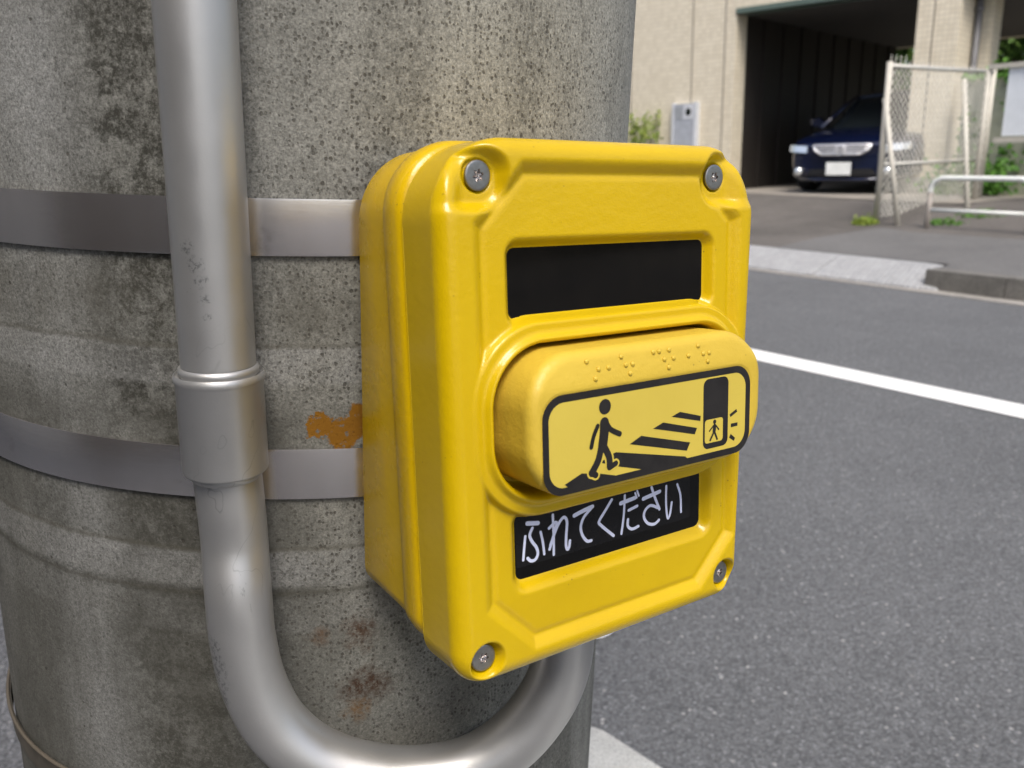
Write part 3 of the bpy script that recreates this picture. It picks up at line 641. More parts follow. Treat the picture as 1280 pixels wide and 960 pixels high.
PIC_PTS =  {'sA': [(7.6, 9.6), (11.7, 8.4), (22.1, 11.4), (21.9, 13.3)], 'sB': [(-1.2, 12.5), (3.6, 11.0), (20.3, 15.6), (19.2, 17.8)], 'sC': [(-11.9, 16.2), (-6.7, 14.1), (16.9, 20.4), (15.2, 23.2)], 'sD': [(-25.0, 20.1), (-23.2, 19.8), (-19.3, 20.3), (-19.5, 18.3), (-18.0, 18.0), (14.4, 26.6), (5.6, 27.4), (-2.1, 27.2), (-3.0, 26.3), (-17.1, 23.3)], 'sE': [(-39.7, 25.1), (-32.6, 22.6), (-25.5, 24.1), (-15.8, 26.9), (-14.9, 28.1), (-34.8, 27.8)], 'sig': [(24.4, -1.5), (37.5, -0.4), (34.6, 24.3), (21.8, 24.0)], 'sq': [(24.4, 13.2), (34.2, 13.5), (33.0, 22.5), (23.5, 22.2)], 't1': [(36.8, 13.2), (40.4, 11.6), (40.9, 12.7), (37.3, 14.2)], 't2': [(37.7, 16.8), (41.3, 16.8), (41.3, 18.1), (37.7, 18.2)], 't3': [(36.8, 20.7), (39.2, 22.6), (38.6, 23.7), (35.9, 22.0)], 'head': [(-22.7, 1.6), (-22.7, -1.0), (-25.1, 1.3)], 'torso': [(-23.1, 6.0), (-23.1, 10.0), (-24.1, 15.3)], 'armF': [(-22.0, 6.5), (-20.1, 9.5), (-16.1, 11.7)], 'armB': [(-25.4, 7.0), (-27.4, 10.7), (-28.6, 14.4)], 'legB': [(-24.1, 15.3), (-26.3, 20.4), (-28.7, 23.4)], 'footB': [(-28.7, 23.2), (-26.7, 24.1)], 'legF': [(-23.2, 15.5), (-20.9, 19.3), (-20.9, 22.9)], 'footF': [(-20.9, 22.9), (-18.0, 22.1)], 'mh': [(29.2, 14.6)], 'mt': [(29.2, 15.8), (28.9, 18.4)], 'mlb': [(28.9, 18.4), (27.0, 21.4)], 'mlf': [(29.1, 18.5), (30.7, 21.7)], 'mab': [(28.6, 16.0), (26.5, 17.7)], 'maf': [(29.9, 16.2), (31.4, 17.9)], 'border': [(-48.2, 0.8), (-49.8, 23.3), (-43.0, 28.3), (40.7, 27.3), (44.5, 24.8), (48.1, 0.7), (41.9, -4.4), (-42.2, -3.8)], 'br': [(-29.1, -13.7), (-24.7, -10.8), (-20.4, -11.0), (-26.5, -8.0), (-14.4, -13.7), (-12.9, -11.0), (-9.9, -10.8), (-11.5, -8.2), (0.1, -13.7), (2.8, -14.1), (7.5, -13.9), (4.7, -11.0), (9.0, -11.0), (6.2, -8.3), (16.3, -11.1), (21.7, -14.1), (23.6, -11.2), (26.6, -11.4), (25.4, -8.4)]}

# ================================================================ concrete pole
PB = Vector((-0.173249, 0.499742, 0.0)); up = Vector((0.058753, -0.010337, 0.998219)).normalized()
xl = (Vector((1, 0, 0)) - up * up.x).normalized(); yl = up.cross(xl)
PM = Matrix(((xl.x, yl.x, up.x, PB.x), (xl.y, yl.y, up.y, PB.y), (xl.z, yl.z, up.z, PB.z), (0, 0, 0, 1)))
def prad(z): return 0.18316 - 0.0067 * z
pole = empty('utility_pole', 'stained round concrete utility pole filling the left half of the view', 'pole', mat=PM)

q = NT('pole_concrete')
x, y, z = q.xyz()
base = q.ramp(q.noise(7, 6, 0.65), [(0.28, (0.138, 0.137, 0.124)), (0.5, (0.188, 0.187, 0.170)), (0.72, (0.248, 0.247, 0.225))])
fine = q.ramp(q.noise(520, 5, 0.8), [(0.30, 0.62), (0.5, 1.0), (0.70, 1.34)])
grit = q.ramp(q.noise(1100, 3, 0.8), [(0.34, 0.6), (0.5, 1.0), (0.66, 1.35)])
fine = q.mix(1.0, fine, grit, 'MULTIPLY')
c = q.mix(1.0, base, fine, 'MULTIPLY')
# warm beige grain on the road side, its brighter light painted in too
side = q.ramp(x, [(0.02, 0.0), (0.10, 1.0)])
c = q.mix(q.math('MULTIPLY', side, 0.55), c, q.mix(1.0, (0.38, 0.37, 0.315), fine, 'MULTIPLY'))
# grey cleaner streak on the left
streak = q.math('MULTIPLY', q.ramp(q.math('ABSOLUTE', q.math('ADD', x, 0.068)), [(0.010, 1.0), (0.034, 0.0)]), q.ramp(q.noise(14, 5, 0.6), [(0.34, 0.0), (0.60, 1.0)]))
c = q.mix(q.math('MULTIPLY', streak, 0.75), c, q.mix(1.0, (0.275, 0.278, 0.270), fine, 'MULTIPLY'))
# dark mould, running down in a band left of the conduit and in patches lower down
stv = q.scale(1, 1, 0.30)
md = q.ramp(q.noise(26, 7, 0.72, stv, 0.6), [(0.44, 0.0), (0.60, 1.0)])
zone = q.ramp(q.math('ABSOLUTE', q.math('ADD', x, 0.022)), [(0.014, 1.0), (0.036, 0.12)])
clump = q.math('MULTIPLY', q.ramp(q.noise(60, 8, 0.8), [(0.40, 0.0), (0.52, 1.0)]), q.ramp(q.noise(420, 4, 0.8), [(0.35, 0.35), (0.55, 1.0)]))
mask = q.math('MULTIPLY', q.math('MAXIMUM', q.math('MULTIPLY', zone, clump), q.math('MULTIPLY', q.math('MULTIPLY', md, q.ramp(q.noise(300, 5, 0.8), [(0.4, 0.2), (0.6, 1.0)])), 0.6)), 0.9)
c = q.mix(mask, c, (0.026, 0.025, 0.019))
low = q.ramp(z, [(0.985, 1.0), (1.05, 0.0)])
lowm = q.math('MULTIPLY', low, q.ramp(q.noise(12, 7, 0.7, stv), [(0.34, 0.15), (0.60, 1.0)]))
c = q.mix(q.math('MULTIPLY', lowm, 0.74), c, (0.062, 0.060, 0.050))
near_band = q.math('MULTIPLY', q.ramp(q.math('ABSOLUTE', q.math('SUBTRACT', z, 1.030)), [(0.006, 1.0), (0.020, 0.0)]), q.ramp(q.noise(30, 5, 0.7), [(0.35, 0.2), (0.6, 1.0)]))
c = q.mix(q.math('MULTIPLY', near_band, 0.45), c, (0.075, 0.07, 0.055))
# paler trowelled rings
def ring(z0, z1, soft=0.0025):
    zz = q.math('ADD', z, q.math('MULTIPLY', q.math('SUBTRACT', q.noise(25, 4, 0.6), 0.5), 0.004))
    a = q.ramp(q.math('MULTIPLY', q.math('SUBTRACT', zz, z0), 10.0), [(0.0, 0.0), (soft * 10, 1.0)])
    b_ = q.ramp(q.math('MULTIPLY', q.math('SUBTRACT', zz, z1), 10.0), [(0.0, 1.0), (soft * 10, 0.0)])
    return q.math('MULTIPLY', a, b_)
rn = q.ramp(q.noise(34, 6, 0.7), [(0.3, 0.1), (0.62, 0.85)])
for z0, z1, am in ((0.9985, 1.0135, 0.7), (0.911, 0.927, 0.75), (0.889, 0.905, 0.25)):
    c = q.mix(q.math('MULTIPLY', ring(z0, z1), q.math('MULTIPLY', rn, am)), c, q.mix(1.0, (0.235, 0.235, 0.225), fine, 'MULTIPLY'))
for z0 in (1.0145, 0.9085, 0.9285):
    c = q.mix(q.math('MULTIPLY', ring(z0 - 0.001, z0 + 0.001, 0.0012), 0.45), c, (0.07, 0.065, 0.05))
# small air holes
v1 = q.n('ShaderNodeTexVoronoi'); v1.inputs['Scale'].default_value = 640; q.L(q.scale(1, 1, 0.85), v1.inputs['Vector'])
r1 = q.xyz(v1.outputs['Color'])
sz = q.math('MULTIPLY', q.math('POWER', r1[0], 1.2), 0.54)
pit = q.ramp(q.math('SUBTRACT', q.math('ADD', v1.outputs['Distance'], q.math('MULTIPLY', q.noise(900, 4, 0.7), 0.75)), sz), [(0.26, 1.0), (0.42, 0.0)])
dens = q.ramp(q.noise(11, 4, 0.6), [(0.25, 0.3), (0.5, 1.0)])
dens = q.math('MULTIPLY', dens, q.math('MULTIPLY', q.ramp(x, [(-0.02, 0.4), (0.05, 1.0)]), q.ramp(r1[2], [(0.10, 0.3), (0.45, 1.0)])))
pit = q.math('MULTIPLY', pit, dens)
v2 = q.n('ShaderNodeTexVoronoi'); v2.inputs['Scale'].default_value = 250; q.L(q.scale(1, 1, 0.8), v2.inputs['Vector'])
r2 = q.xyz(v2.outputs['Color'])
pit2 = q.math('MULTIPLY', q.ramp(q.math('ADD', v2.outputs['Distance'], q.math('MULTIPLY', q.noise(420, 4, 0.7), 0.6)), [(0.40, 1.0), (0.50, 0.0)]), q.ramp(r2[1], [(0.90, 0.0), (0.94, 1.0)]))
pits = q.math('MAXIMUM', pit, pit2)
c = q.mix(q.math('MULTIPLY', pits, 0.72), c, (0.045, 0.040, 0.032))
# rust runs and a smear of orange paint beside the box
for p, r, colr, am, sc in (((0.0531, -0.1691, 0.8875), 0.010, (0.055, 0.026, 0.012), 0.85, 160), ((0.0548, -0.1687, 0.861), 0.014, (0.045, 0.022, 0.011), 0.95, 110), ((0.0500, -0.170, 0.848), 0.007, (0.13, 0.065, 0.018), 0.8, 140), ((0.036, -0.1728, 0.888), 0.006, (0.10, 0.05, 0.02), 0.7, 200)):
    c = q.mix(q.math('MULTIPLY', q.math('MULTIPLY', q.spot(p, r, 0.8, sc, 0.9), q.ramp(q.noise(380, 5, 0.8), [(0.38, 0.25), (0.56, 1.0)])), am), c, colr)
om = q.math('MAXIMUM', q.spot((0.0475, -0.1703, 0.9795), 0.0076, 0.12, 150, 0.6), q.math('MAXIMUM', q.spot((0.0385, -0.1723, 0.9825), 0.0056, 0.12, 210, 0.9), q.spot((0.0545, -0.1685, 0.984), 0.0075, 0.12, 150, 0.4)))
om = q.math('MULTIPLY', om, q.ramp(q.noise(260, 4, 0.7), [(0.34, 0.0), (0.42, 1.0)]))
c = q.mix(om, c, (0.20, 0.088, 0.006))
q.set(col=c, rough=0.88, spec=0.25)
h = q.math('ADD', q.math('MULTIPLY', q.noise(420, 5, 0.75), 0.5), q.math('MULTIPLY', q.noise(60, 5, 0.6), 0.6))
h = q.math('SUBTRACT', h, q.math('MULTIPLY', pits, 0.5))
q.bump(h, 0.6, 0.0008)
M_pole = q.m

def zlevels():
    z = list(np.arange(0, 0.78, 0.06)) + list(np.arange(0.78, 1.10, 0.0015)) + list(np.arange(1.10, 1.30, 0.01)) + list(np.arange(1.3, 7.6, 0.2))
    return z
def sstep(a, b_, v): t = min(1, max(0, (v - a) / (b_ - a))); return t * t * (3 - 2 * t)
def ridge(z):
    r = 0
    for z0, z1, hgt in ((0.9975, 1.0145, 0.00028), (0.9095, 0.9285, 0.00035)):
        r += hgt * sstep(z0 - 0.003, z0 + 0.003, z) * (1 - sstep(z1 - 0.003, z1 + 0.003, z))
    return r
n = 200; loops = []
for z in zlevels():
    R0 = prad(z) + ridge(z)
    loops.append([(R0 * math.cos(2 * math.pi * i / n), R0 * math.sin(2 * math.pi * i / n), z) for i in range(n)])
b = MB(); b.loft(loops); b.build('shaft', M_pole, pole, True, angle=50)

# steel bands strapped round the pole
q = NT('steel_band')
x, y, z = q.xyz()
an = q.math('ARCTAN2', y, x)
tone = q.ramp(q.noise(2.6, 3, 0.5, q.comb(q.math('MULTIPLY', an, 2.0), 0.0, q.math('MULTIPLY', z, 3.0))), [(0.3, (0.62, 0.58, 0.56)), (0.7, (0.80, 0.77, 0.76))])
br_ = q.noise(1.0, 3, 0.6, q.comb(q.math('MULTIPLY', an, 6.0), 0.0, q.math('MULTIPLY', z, 5200.0)))
tone = q.mix(q.math('MULTIPLY', q.ramp(q.noise(70, 5, 0.7), [(0.62, 0.0), (0.75, 1.0)]), 0.3), tone, (0.20, 0.15, 0.12))
q.set(col=tone, metal=0.92, rough=q.ramp(br_, [(0.3, 0.13), (0.7, 0.22)]), aniso=0.4)
q.bump(q.math('ADD', br_, q.math('MULTIPLY', q.noise(12, 3), 2.0)), 0.04, 0.001)
M_band = q.m
def band(ztop, zbot, j, thick, label, name='steel_band'):
    e = empty(name, label, 'steel band', mat=PM, group='steel bands round the pole')
    prof = [(0.0004, 0), (thick, 0), (thick + 0.0001, 0.04), (thick + 0.0002, 0.5), (thick + 0.0001, 0.96), (thick, 1), (0.0004, 1)]
    loops = []
    for i in range(241):
        a = 2 * math.pi * i / 240; L = []
        for dr, k in prof:
            x_, y_ = math.cos(a) * prad(zbot), math.sin(a) * prad(zbot)
            zz = zbot + (ztop - zbot) * k - (j[0] * x_ + j[1] * y_)
            rr = prad(zz) + dr + 0.0006
            L.append((math.cos(a) * rr, math.sin(a) * rr, zz))
        loops.append(L)
    b = MB(); b.loft(loops, False, False); b.build('strap', M_band, e, True, angle=30)
    return e
band(1.0690, 1.0480, (-0.0067, 0.0114), 0.0009, 'wide brushed steel band strapped round the pole, the upper one behind the box')
band(0.9653, 0.9440, (0.0186, 0.0505), 0.0009, 'brownish steel band strapped round the pole, the lower one crossing behind the pipe coupling')
tg = band(0.8120, 0.7990, (-0.10, -0.02), 0.0012, 'thin dull steel band round the pole at the bottom left corner')
b = MB(); b.tube([(math.cos(a) * (prad(0.81) + 0.0025), math.sin(a) * (prad(0.81) + 0.0025), 0.8125 + 0.10 * math.cos(a) * 0.178 + 0.02 * math.sin(a) * 0.178) for a in [2 * math.pi * i / 200 for i in range(201)]], 0.0009, 8, False)
b.build('wire', plain('dull_wire', (0.09, 0.075, 0.055), 0.7), tg, True)
for ch in tg.children:
    if ch.name.startswith('strap'): ch.data.materials[0] = plain('dull_strap', (0.10, 0.088, 0.068), 0.6, 0.3, 60, 0.3)

# ================================================================ conduit
q = NT('silver_pipe_paint')
x, y, z = q.xyz()
c = q.ramp(q.noise(16, 5, 0.6), [(0.3, (0.44, 0.438, 0.430)), (0.7, (0.52, 0.517, 0.508))])
scf = q.ramp(q.noise(75, 6, 0.75, q.scale(1, 1, 0.22)), [(0.66, 0.0), (0.70, 1.0)])
zone = q.ramp(q.noise(9, 3, 0.5), [(0.48, 0.0), (0.58, 1.0)])
c = q.mix(q.math('MULTIPLY', q.math('MULTIPLY', scf, zone), 0.75), c, (0.11, 0.115, 0.115))
ln = q.ramp(q.noise(22, 3, 0.5, q.scale(1, 1, 0.7, rot=(0, 0.7, 0)), 1.2), [(0.497, 0.0), (0.5, 1.0), (0.503, 0.0)])
c = q.mix(q.math('MULTIPLY', q.math('MULTIPLY', ln, zone), 0.4), c, (0.15, 0.15, 0.15))
for p, r in (((-0.1085, 0.285, 1.052), 0.0020), ((-0.1065, 0.285, 1.046), 0.0023), ((-0.1055, 0.285, 1.040), 0.0022), ((-0.1045, 0.285, 1.034), 0.0018), ((-0.1045, 0.285, 1.028), 0.0012), ((-0.1165, 0.284, 0.900), 0.0035), ((-0.116, 0.284, 0.892), 0.004), ((-0.1155, 0.284, 0.884), 0.004), ((-0.114, 0.284, 0.877), 0.003)):
    c = q.mix(q.math('MULTIPLY', q.math('MULTIPLY', q.spot(p, r * 1.4, 0.5, 420, 1.1), q.ramp(q.noise(600, 4, 0.8), [(0.48, 0.0), (0.56, 1.0)])), 0.6), c, (0.13, 0.135, 0.135))
sp = q.ramp(q.voro(700), [(0.05, 1.0), (0.12, 0.0)]); rr_ = q.ramp(q.noise(45, 3), [(0.60, 0.0), (0.66, 1.0)])
c = q.mix(q.math('MULTIPLY', q.math('MULTIPLY', sp, rr_), 0.6), c, (0.08, 0.08, 0.07))
q.set(col=c, metal=0.75, rough=q.ramp(q.noise(60, 4), [(0.3, 0.35), (0.7, 0.46)]))
q.bump(q.noise(900, 3, 0.6), 0.10, 0.0004)
M_cond = q.m
cd = empty('conduit', 'silver painted steel conduit running down the pole and curving up into the yellow box', 'pipe', (-0.109, 0.298, 0.965))
def rel(pts): return [tuple(Vector(p) - cd.location) for p in pts]
# object coordinates of the conduit parts are world coordinates shifted by the empty: keep them world-like
U0 = [Vector(p) for p in UP_PTS]; ud = (U0[2] - U0[5]).normalized()
upp = [tuple(U0[5] + ud * L) for L in (5.0, 2.0, 0.8, 0.3, 0.15, 0.08, 0.0)]
end = U0[5] - ud * 0.012
b = MB(); b.tube([tuple(Vector(p)) for p in upp] + [tuple(end)], 0.0133, 48); b.build('upper_pipe', M_cond, None, True, angle=60)
up_o = bpy.data.objects['upper_pipe']
lo = smooth_path(LO_PTS, 8)
topx = [Vector(LO_PTS[-1]) + Vector((0, 0.0010, 0.012)) * k for k in (1, 2, 3)]
b = MB(); b.tube([Vector(LO_PTS[0]) + Vector((0.0003, 0, 0.012))] + lo + topx, 0.0126, 48); b.build('bent_pipe', M_cond, None, True, angle=60)
C = [Vector(p) for p in CO_PTS]; ax = (C[2] - C[0]).normalized(); C0 = C[0]; Lc = (C[2] - C[0]).length
pr = [(0.0006, 0.0134), (0.0003, 0.0150), (-0.0007, 0.0155), (0.0001, 0.0160), (0.0012, 0.0163), (0.0022, 0.0160), (0.0030, 0.0156), (Lc - 0.001, 0.0156), (Lc - 0.0003, 0.0154), (Lc, 0.0149), (Lc - 0.0002, 0.0128)]
def revolve(pr, n=56):
    u = ax.cross(Vector((0, 1, 0))).normalized(); v = ax.cross(u)
    b = MB(); b.loft([[tuple(C0 + ax * a + (u * math.cos(2 * math.pi * i / n) + v * math.sin(2 * math.pi * i / n)) * r) for i in range(n)] for a, r in pr], False, False); return b
b = revolve(pr); b.build('coupling', M_cond, None, True, angle=50)
b = revolve([(-0.0032, 0.0132), (-0.0028, 0.0140), (-0.0018, 0.0144), (-0.0006, 0.0142), (0.0008, 0.0133)]); b.build('locknut_rim', M_cond, None, True, angle=80)
b = revolve([(Lc + a, r) for a, r in ((-0.0005, 0.0132), (0.0010, 0.0133), (0.0020, 0.0131), (0.0028, 0.0125))]); b.build('sealing_collar', M_cond, None, True, angle=80)
for nme in ('upper_pipe', 'bent_pipe', 'coupling', 'locknut_rim', 'sealing_collar'):
    o = bpy.data.objects[nme]; o.parent = cd; o.matrix_parent_inverse = Matrix.Translation(-cd.location)

# ================================================================ yellow push button box
BX = Matrix(((0.832346, -0.554245, -0.003488, 0.036888), (0.552445, 0.829102, 0.085985, 0.294264), (-0.044765, -0.073496, 0.99629, 0.997534), (0, 0, 0, 1)))
box = empty('push_button_box', 'yellow pedestrian crossing push button box strapped to the concrete pole', 'push button box', mat=BX)
def Lc_(x, y, z): return (x / 1000, z / 1000, -y / 1000)      # millimetres: right, down, into the box
YEL = (0.60, 0.405, 0.002)
M_lid = mat_yellow('yellow_lid_paint', YEL, 0.22, marks=[((-0.0683, -0.003, -y_ / 1000), r_) for y_, r_ in ((11, .0009), (13, .0012), (16, .0007), (19, .001), (22, .0006), (25, .0011), (27, .0007))] + [((-0.0580, -0.006, -0.0215), 0.0007), ((-0.0575, -0.006, -0.0225), 0.0006)])
M_body = mat_yellow('yellow_body_paint', (0.62, 0.40, 0.002), 0.26, grime=0.0)
M_butt = mat_yellow('yellow_button_paint', (0.62, 0.435, 0.045), 0.42, fine=1.6)

def ss(a, b_, v):
    t = np.clip((v - a) / (b_ - a), 0, 1); return t * t * (3 - 2 * t)
def rr(x, y, cx, cy, hx, hy, r):
    """signed distance to a rounded rectangle; r may be (top radius, bottom radius)"""
    x = x - cx; y = y - cy
    if isinstance(r, tuple): r = np.where(y < 0, r[0], r[1])
    qx = np.abs(x) - hx + r; qy = np.abs(y) - hy + r
    return np.minimum(np.maximum(qx, qy), 0) + np.hypot(np.maximum(qx, 0), np.maximum(qy, 0)) - r
def shell(name, sdf, bounds, re, H, step, front, mat, parent, back=None):
    """cloth of a fine grid over a rounded outline: front relief, rounded edge of radius re, straight skirt of depth H"""
    Lr = re * math.pi / 2; mg = Lr + H - re + step * 2
    x0, x1, y0, y1 = bounds
    xs = np.arange(x0 - mg, x1 + mg, step); ys = np.arange(y0 - mg, y1 + mg, step)
    X, Y = np.meshgrid(xs, ys); X = X.ravel(); Y = Y.ravel()
    f = lambda a, c: sdf(a, c) + re                       # distance to the inset outline
    def grad(a, c):
        e = 0.05; gx = (f(a + e, c) - f(a - e, c)) / (2 * e); gy_ = (f(a, c + e) - f(a, c - e)) / (2 * e)
        m_ = np.maximum(np.hypot(gx, gy_), 1e-6); return gx / m_, gy_ / m_
    d0 = f(X, Y); out = d0 > Lr + H
    gx, gy_ = grad(X, Y)
    k = np.where(out, d0 - (Lr + H), 0); X = X - gx * k; Y = Y - gy_ * k
    d = np.maximum(f(X, Y), 0); gx, gy_ = grad(X, Y)
    rad = np.where(d < Lr, re * np.sin(np.minimum(d, Lr) / re), re)
    zz = np.where(d < Lr, re * (1 - np.cos(np.minimum(d, Lr) / re)), re + d - Lr)
    sel = d > 0
    PX = np.where(sel, X - gx * (d - rad), X); PY = np.where(sel, Y - gy_ * (d - rad), Y)
    F_, rim = front(PX, PY)
    fade = ss(0.6 * Lr, Lr + 0.45 * H, d)
    Z = zz + F_ * (1 - fade) + rim * fade
    nx, ny = len(xs), len(ys)
    idx = np.arange(nx * ny).reshape(ny, nx)
    Q = np.stack([idx[:-1, :-1], idx[1:, :-1], idx[1:, 1:], idx[:-1, 1:]], -1).reshape(-1, 4)
    Q = Q[~out[Q].all(1)]
    used = np.unique(Q); mp = -np.ones(nx * ny, int); mp[used] = np.arange(len(used))
    V = np.stack([PX, Z, -PY], 1)[used] / 1000.0; Q = mp[Q]
    me = bpy.data.meshes.new(name); me.vertices.add(len(V)); me.vertices.foreach_set('co', V.ravel())
    me.loops.add(Q.size); me.loops.foreach_set('vertex_index', Q.ravel()); me.polygons.add(len(Q))
    me.polygons.foreach_set('loop_start', np.arange(len(Q)) * 4)
    me.polygons.foreach_set('use_smooth', np.ones(len(Q), bool)); me.update(calc_edges=True); me.validate()
    me.materials.append(mat); o = bpy.data.objects.new(name, me); COL.objects.link(o); o.parent = parent
    return o

CXL, CYL = -0.5, 6.8
def lid_sdf(x, y):
    xr = 68.9 - 0.042 * (y + 34.0)                        # the right side of the cover leans in a little downwards
    return rr(np.where(x > 0, x * (71.7 / xr), x), y, CXL, 5.6, 72.2, 91.0, (27.0, 13.5))
RIM = -6.0
SCREWS = [(-55.9, -73.5), (49.6, -73.8), (55.0, 86.6), (-61.0, 87.3)]
def lid_front(x, y):
    oct_ = np.maximum(np.maximum(np.abs(x + 0.3) - 57.6, np.abs(y - 5.4) - 80.6), (np.abs(x + 0.3) + np.abs(y - 5.4) - (57.6 + 80.6 - 17.5)) / 1.4142)
    # soften the mitred corners of the octagon
    z = -3.7 + (RIM + 3.7) * ss(-1.4, 3.8, oct_)
    z = z + 0.5 * np.exp(-((oct_ + 1.0) / 1.3) ** 2)                      # shallow groove at the foot of the rim
    for (cy, hy, tp) in ((-39.0, 11.6, 3.8), (52.5, 11.7, 4.6)):
        dw = rr(x, y, 0, cy, 45, hy, 2.6)
        k = ss(-0.3, tp, dw) ** 0.85
        z = 0.25 * (1 - k) + z * k
    dh = rr(x, y, 0.2, 6.9, 56.3, 26.0, 20.2)
    zc = np.where(dh < 6.6, -6.3, -6.3 + 9.0 * ss(6.6, 10.6, dh))
    zc = zc - 2.1 * np.exp(-((dh - 1.7) / 1.35) ** 2)
    kk = 1.0; hsm = np.clip(0.5 + 0.5 * (zc - z) / kk, 0, 1)
    z = zc * (1 - hsm) + z * hsm - kk * hsm * (1 - hsm)
    z = np.where(dh < 0.3, z + 14 * ss(0.3, -1.0, dh), z)
    for i, (sx, sy) in enumerate(SCREWS):
        ox = 1 if sx > 0 else -1; oy = 1 if sy > 0 else -1
        if i < 2: rx, y0_, y1_, rd, fl, w0, w1 = 9.6, -9.4, 11.5, 9.2, -1.0, -3.9, 0.7
        else: rx, y0_, y1_, rd, fl, w0, w1 = 6.6, -6.2, 6.6, 6.2, -2.2, -1.1, 0.7
        if oy > 0: y0_, y1_ = -6.4, 6.6
        yc = sy + (y0_ + y1_) / 2; hy = (y1_ - y0_) / 2
        # pocket round the screw, open towards the side of the lid
        qx = -(x - sx) * ox - rx + rd; qy = np.abs(y - yc) - hy + rd
        dp = np.minimum(np.maximum(qx, qy), 0) + np.hypot(np.maximum(qx, 0), np.maximum(qy, 0)) - rd
        kp = ss(w0, w1, dp)
        if oy > 0: dp = np.hypot(x - sx, (y - sy)) - 6.0; kp = ss(-0.9, 1.0, dp)
        outw = ss(5.0, 13, (x - sx) * ox)                 # floor climbs gently to the outer edge
        flo = fl + ((-4.7 if i < 2 else -5.7) - fl) * outw
        z = np.where(kp < 1, np.maximum(z, flo * (1 - kp) + z * kp), z)
        ds_ = np.hypot(x - sx, y - sy)
        z = z + 1.6 * (1 - ss(4.9, 5.5, ds_))
    return z, np.full_like(z, RIM + 0.0)
lid = shell('lid', lid_sdf, (-72.7, 71.7, -85.4, 96.6), 6.4, 18.4, 0.56, lid_front, M_lid, box)

def rloop(cx, cy, hx, hy, rt, rb, n=14):
    out = []
    for (sx, sy, r, a0) in ((1, -1, rt, -90), (1, 1, rb, 0), (-1, 1, rb, 90), (-1, -1, rt, 180)):
        for i in range(n + 1):
            a = R_(a0 + 90 * i / n); out.append((cx + sx * (hx - r) + r * math.cos(a), cy + sy * (hy - r) + r * math.sin(a)))
    return out
secs = [(12, -0.5, 4.0, 69.4, 86.0, 24, 13), (19.5, -0.5, 3.5, 69.4, 87.0, 24, 12), (20.4, -0.5, 2.2, 71.2, 88.0, 25, 12), (21.4, -0.5, 2.0, 72.2, 88.2, 25, 12), (23.5, -0.5, 1.9, 72.7, 88.6, 25, 12), (26.5, -0.5, 1.8, 72.9, 88.8, 25, 12), (30.0, -0.5, 1.7, 72.6, 88.5, 25, 12), (33.0, -0.5, 1.4, 72.1, 88.0, 25, 11), (34.2, -0.5, 1.2, 71.5, 87.5, 25, 10), (34.6, -0.5, 1.1, 70.9, 87.0, 25, 10), (45, -0.5, 0.4, 70.6, 86.2, 25, 9), (1, -0.5, -0.5, 70.2, 85.4, 25, 9), (2, -0.5, -0.5, 69.2, 84.6, 24, 9), (3, -0.5, -0.5, 67.0, 82.6, 22, 8)]
loops = []
for z, cx, cy, hx, hy, rt, rb in secs:
    L = []
    for x_, y_ in rloop(cx, cy, hx, hy, rt, rb):
        back = 66.8 + 0.11 * y_
        zz = {1: back - 3.0, 2: back - 0.9, 3: back}.get(z, z)
        L.append(Lc_(x_, y_, zz))
    loops.append(L)
b = MB(); b.loft(loops); body = b.build('body', M_body, box, True, angle=35)
q = NT('dark_gap'); q.set(col=(0.02, 0.014, 0.006), rough=0.9); M_gap = q.m
loops = [[Lc_(x_, y_, z) for x_, y_ in rloop(-3.0, 4.0, hx, hy, 25, 14)] for z, hx, hy in ((9, 67.6, 88.2), (19.0, 67.6, 88.2))]
b = MB(); b.loft(loops); b.build('gasket', M_gap, box, True, angle=35)
# mounting bracket between body and pole
b = MB()
for yy in (0,):
    b.box((-28, 56 + 0.1 * yy, -60), (28, 74, 60), lambda a, c, k: (a / 1000, c / 1000, k / 1000))
b.build('mounting_bracket', M_body, box)

def plate(name, poly, zf, th, mat, parent):
    b = MB(); b.prism(poly, 0, 1, lambda a, c, k: Lc_(a, c, zf + th * (1 - k))); return b.build(name, mat, parent)
def rpoly(cx, cy, hx, hy, r, n=8): return rloop(cx, cy, hx, hy, r, r, n)
q = NT('smoked_window')
sm_ = q.ramp(q.noise(60, 4, 0.6), [(0.35, 0.0), (0.75, 1.0)])
cc = q.mix(q.math('MULTIPLY', sm_, 0.5), (0.003, 0.003, 0.003), (0.009, 0.008, 0.007))
dust = q.math('MULTIPLY', q.ramp(q.voro(260), [(0.035, 1.0), (0.07, 0.0)]), q.ramp(q.noise(90, 2), [(0.60, 0.0), (0.64, 1.0)]))
q.set(col=q.mix(q.math('MULTIPLY', dust, 0.6), cc, (0.4, 0.4, 0.38)), rough=q.ramp(q.noise(25, 4), [(0.3, 0.03), (0.7, 0.10)]), spec=0.26)
M_win = q.m
w1 = plate('upper_window', rpoly(0, -39.0, 45.3, 11.9, 2.4), 0.0, 1.0, M_win, box)
w2 = plate('lower_window', rpoly(0, 52.5, 45.3, 12.0, 2.4), 0.0, 1.0, M_win, box)
q = NT('sign_film'); q.set(col=q.ramp(q.noise(50, 5, 0.7), [(0.3, (0.006, 0.006, 0.007)), (0.7, (0.012, 0.012, 0.013))]), rough=0.22, spec=0.25); M_film = q.m
plate('display_film', rpoly(-2.4, 50.6, 42.4, 9.4, 0.8), -0.07, 0.04, M_film, w2)

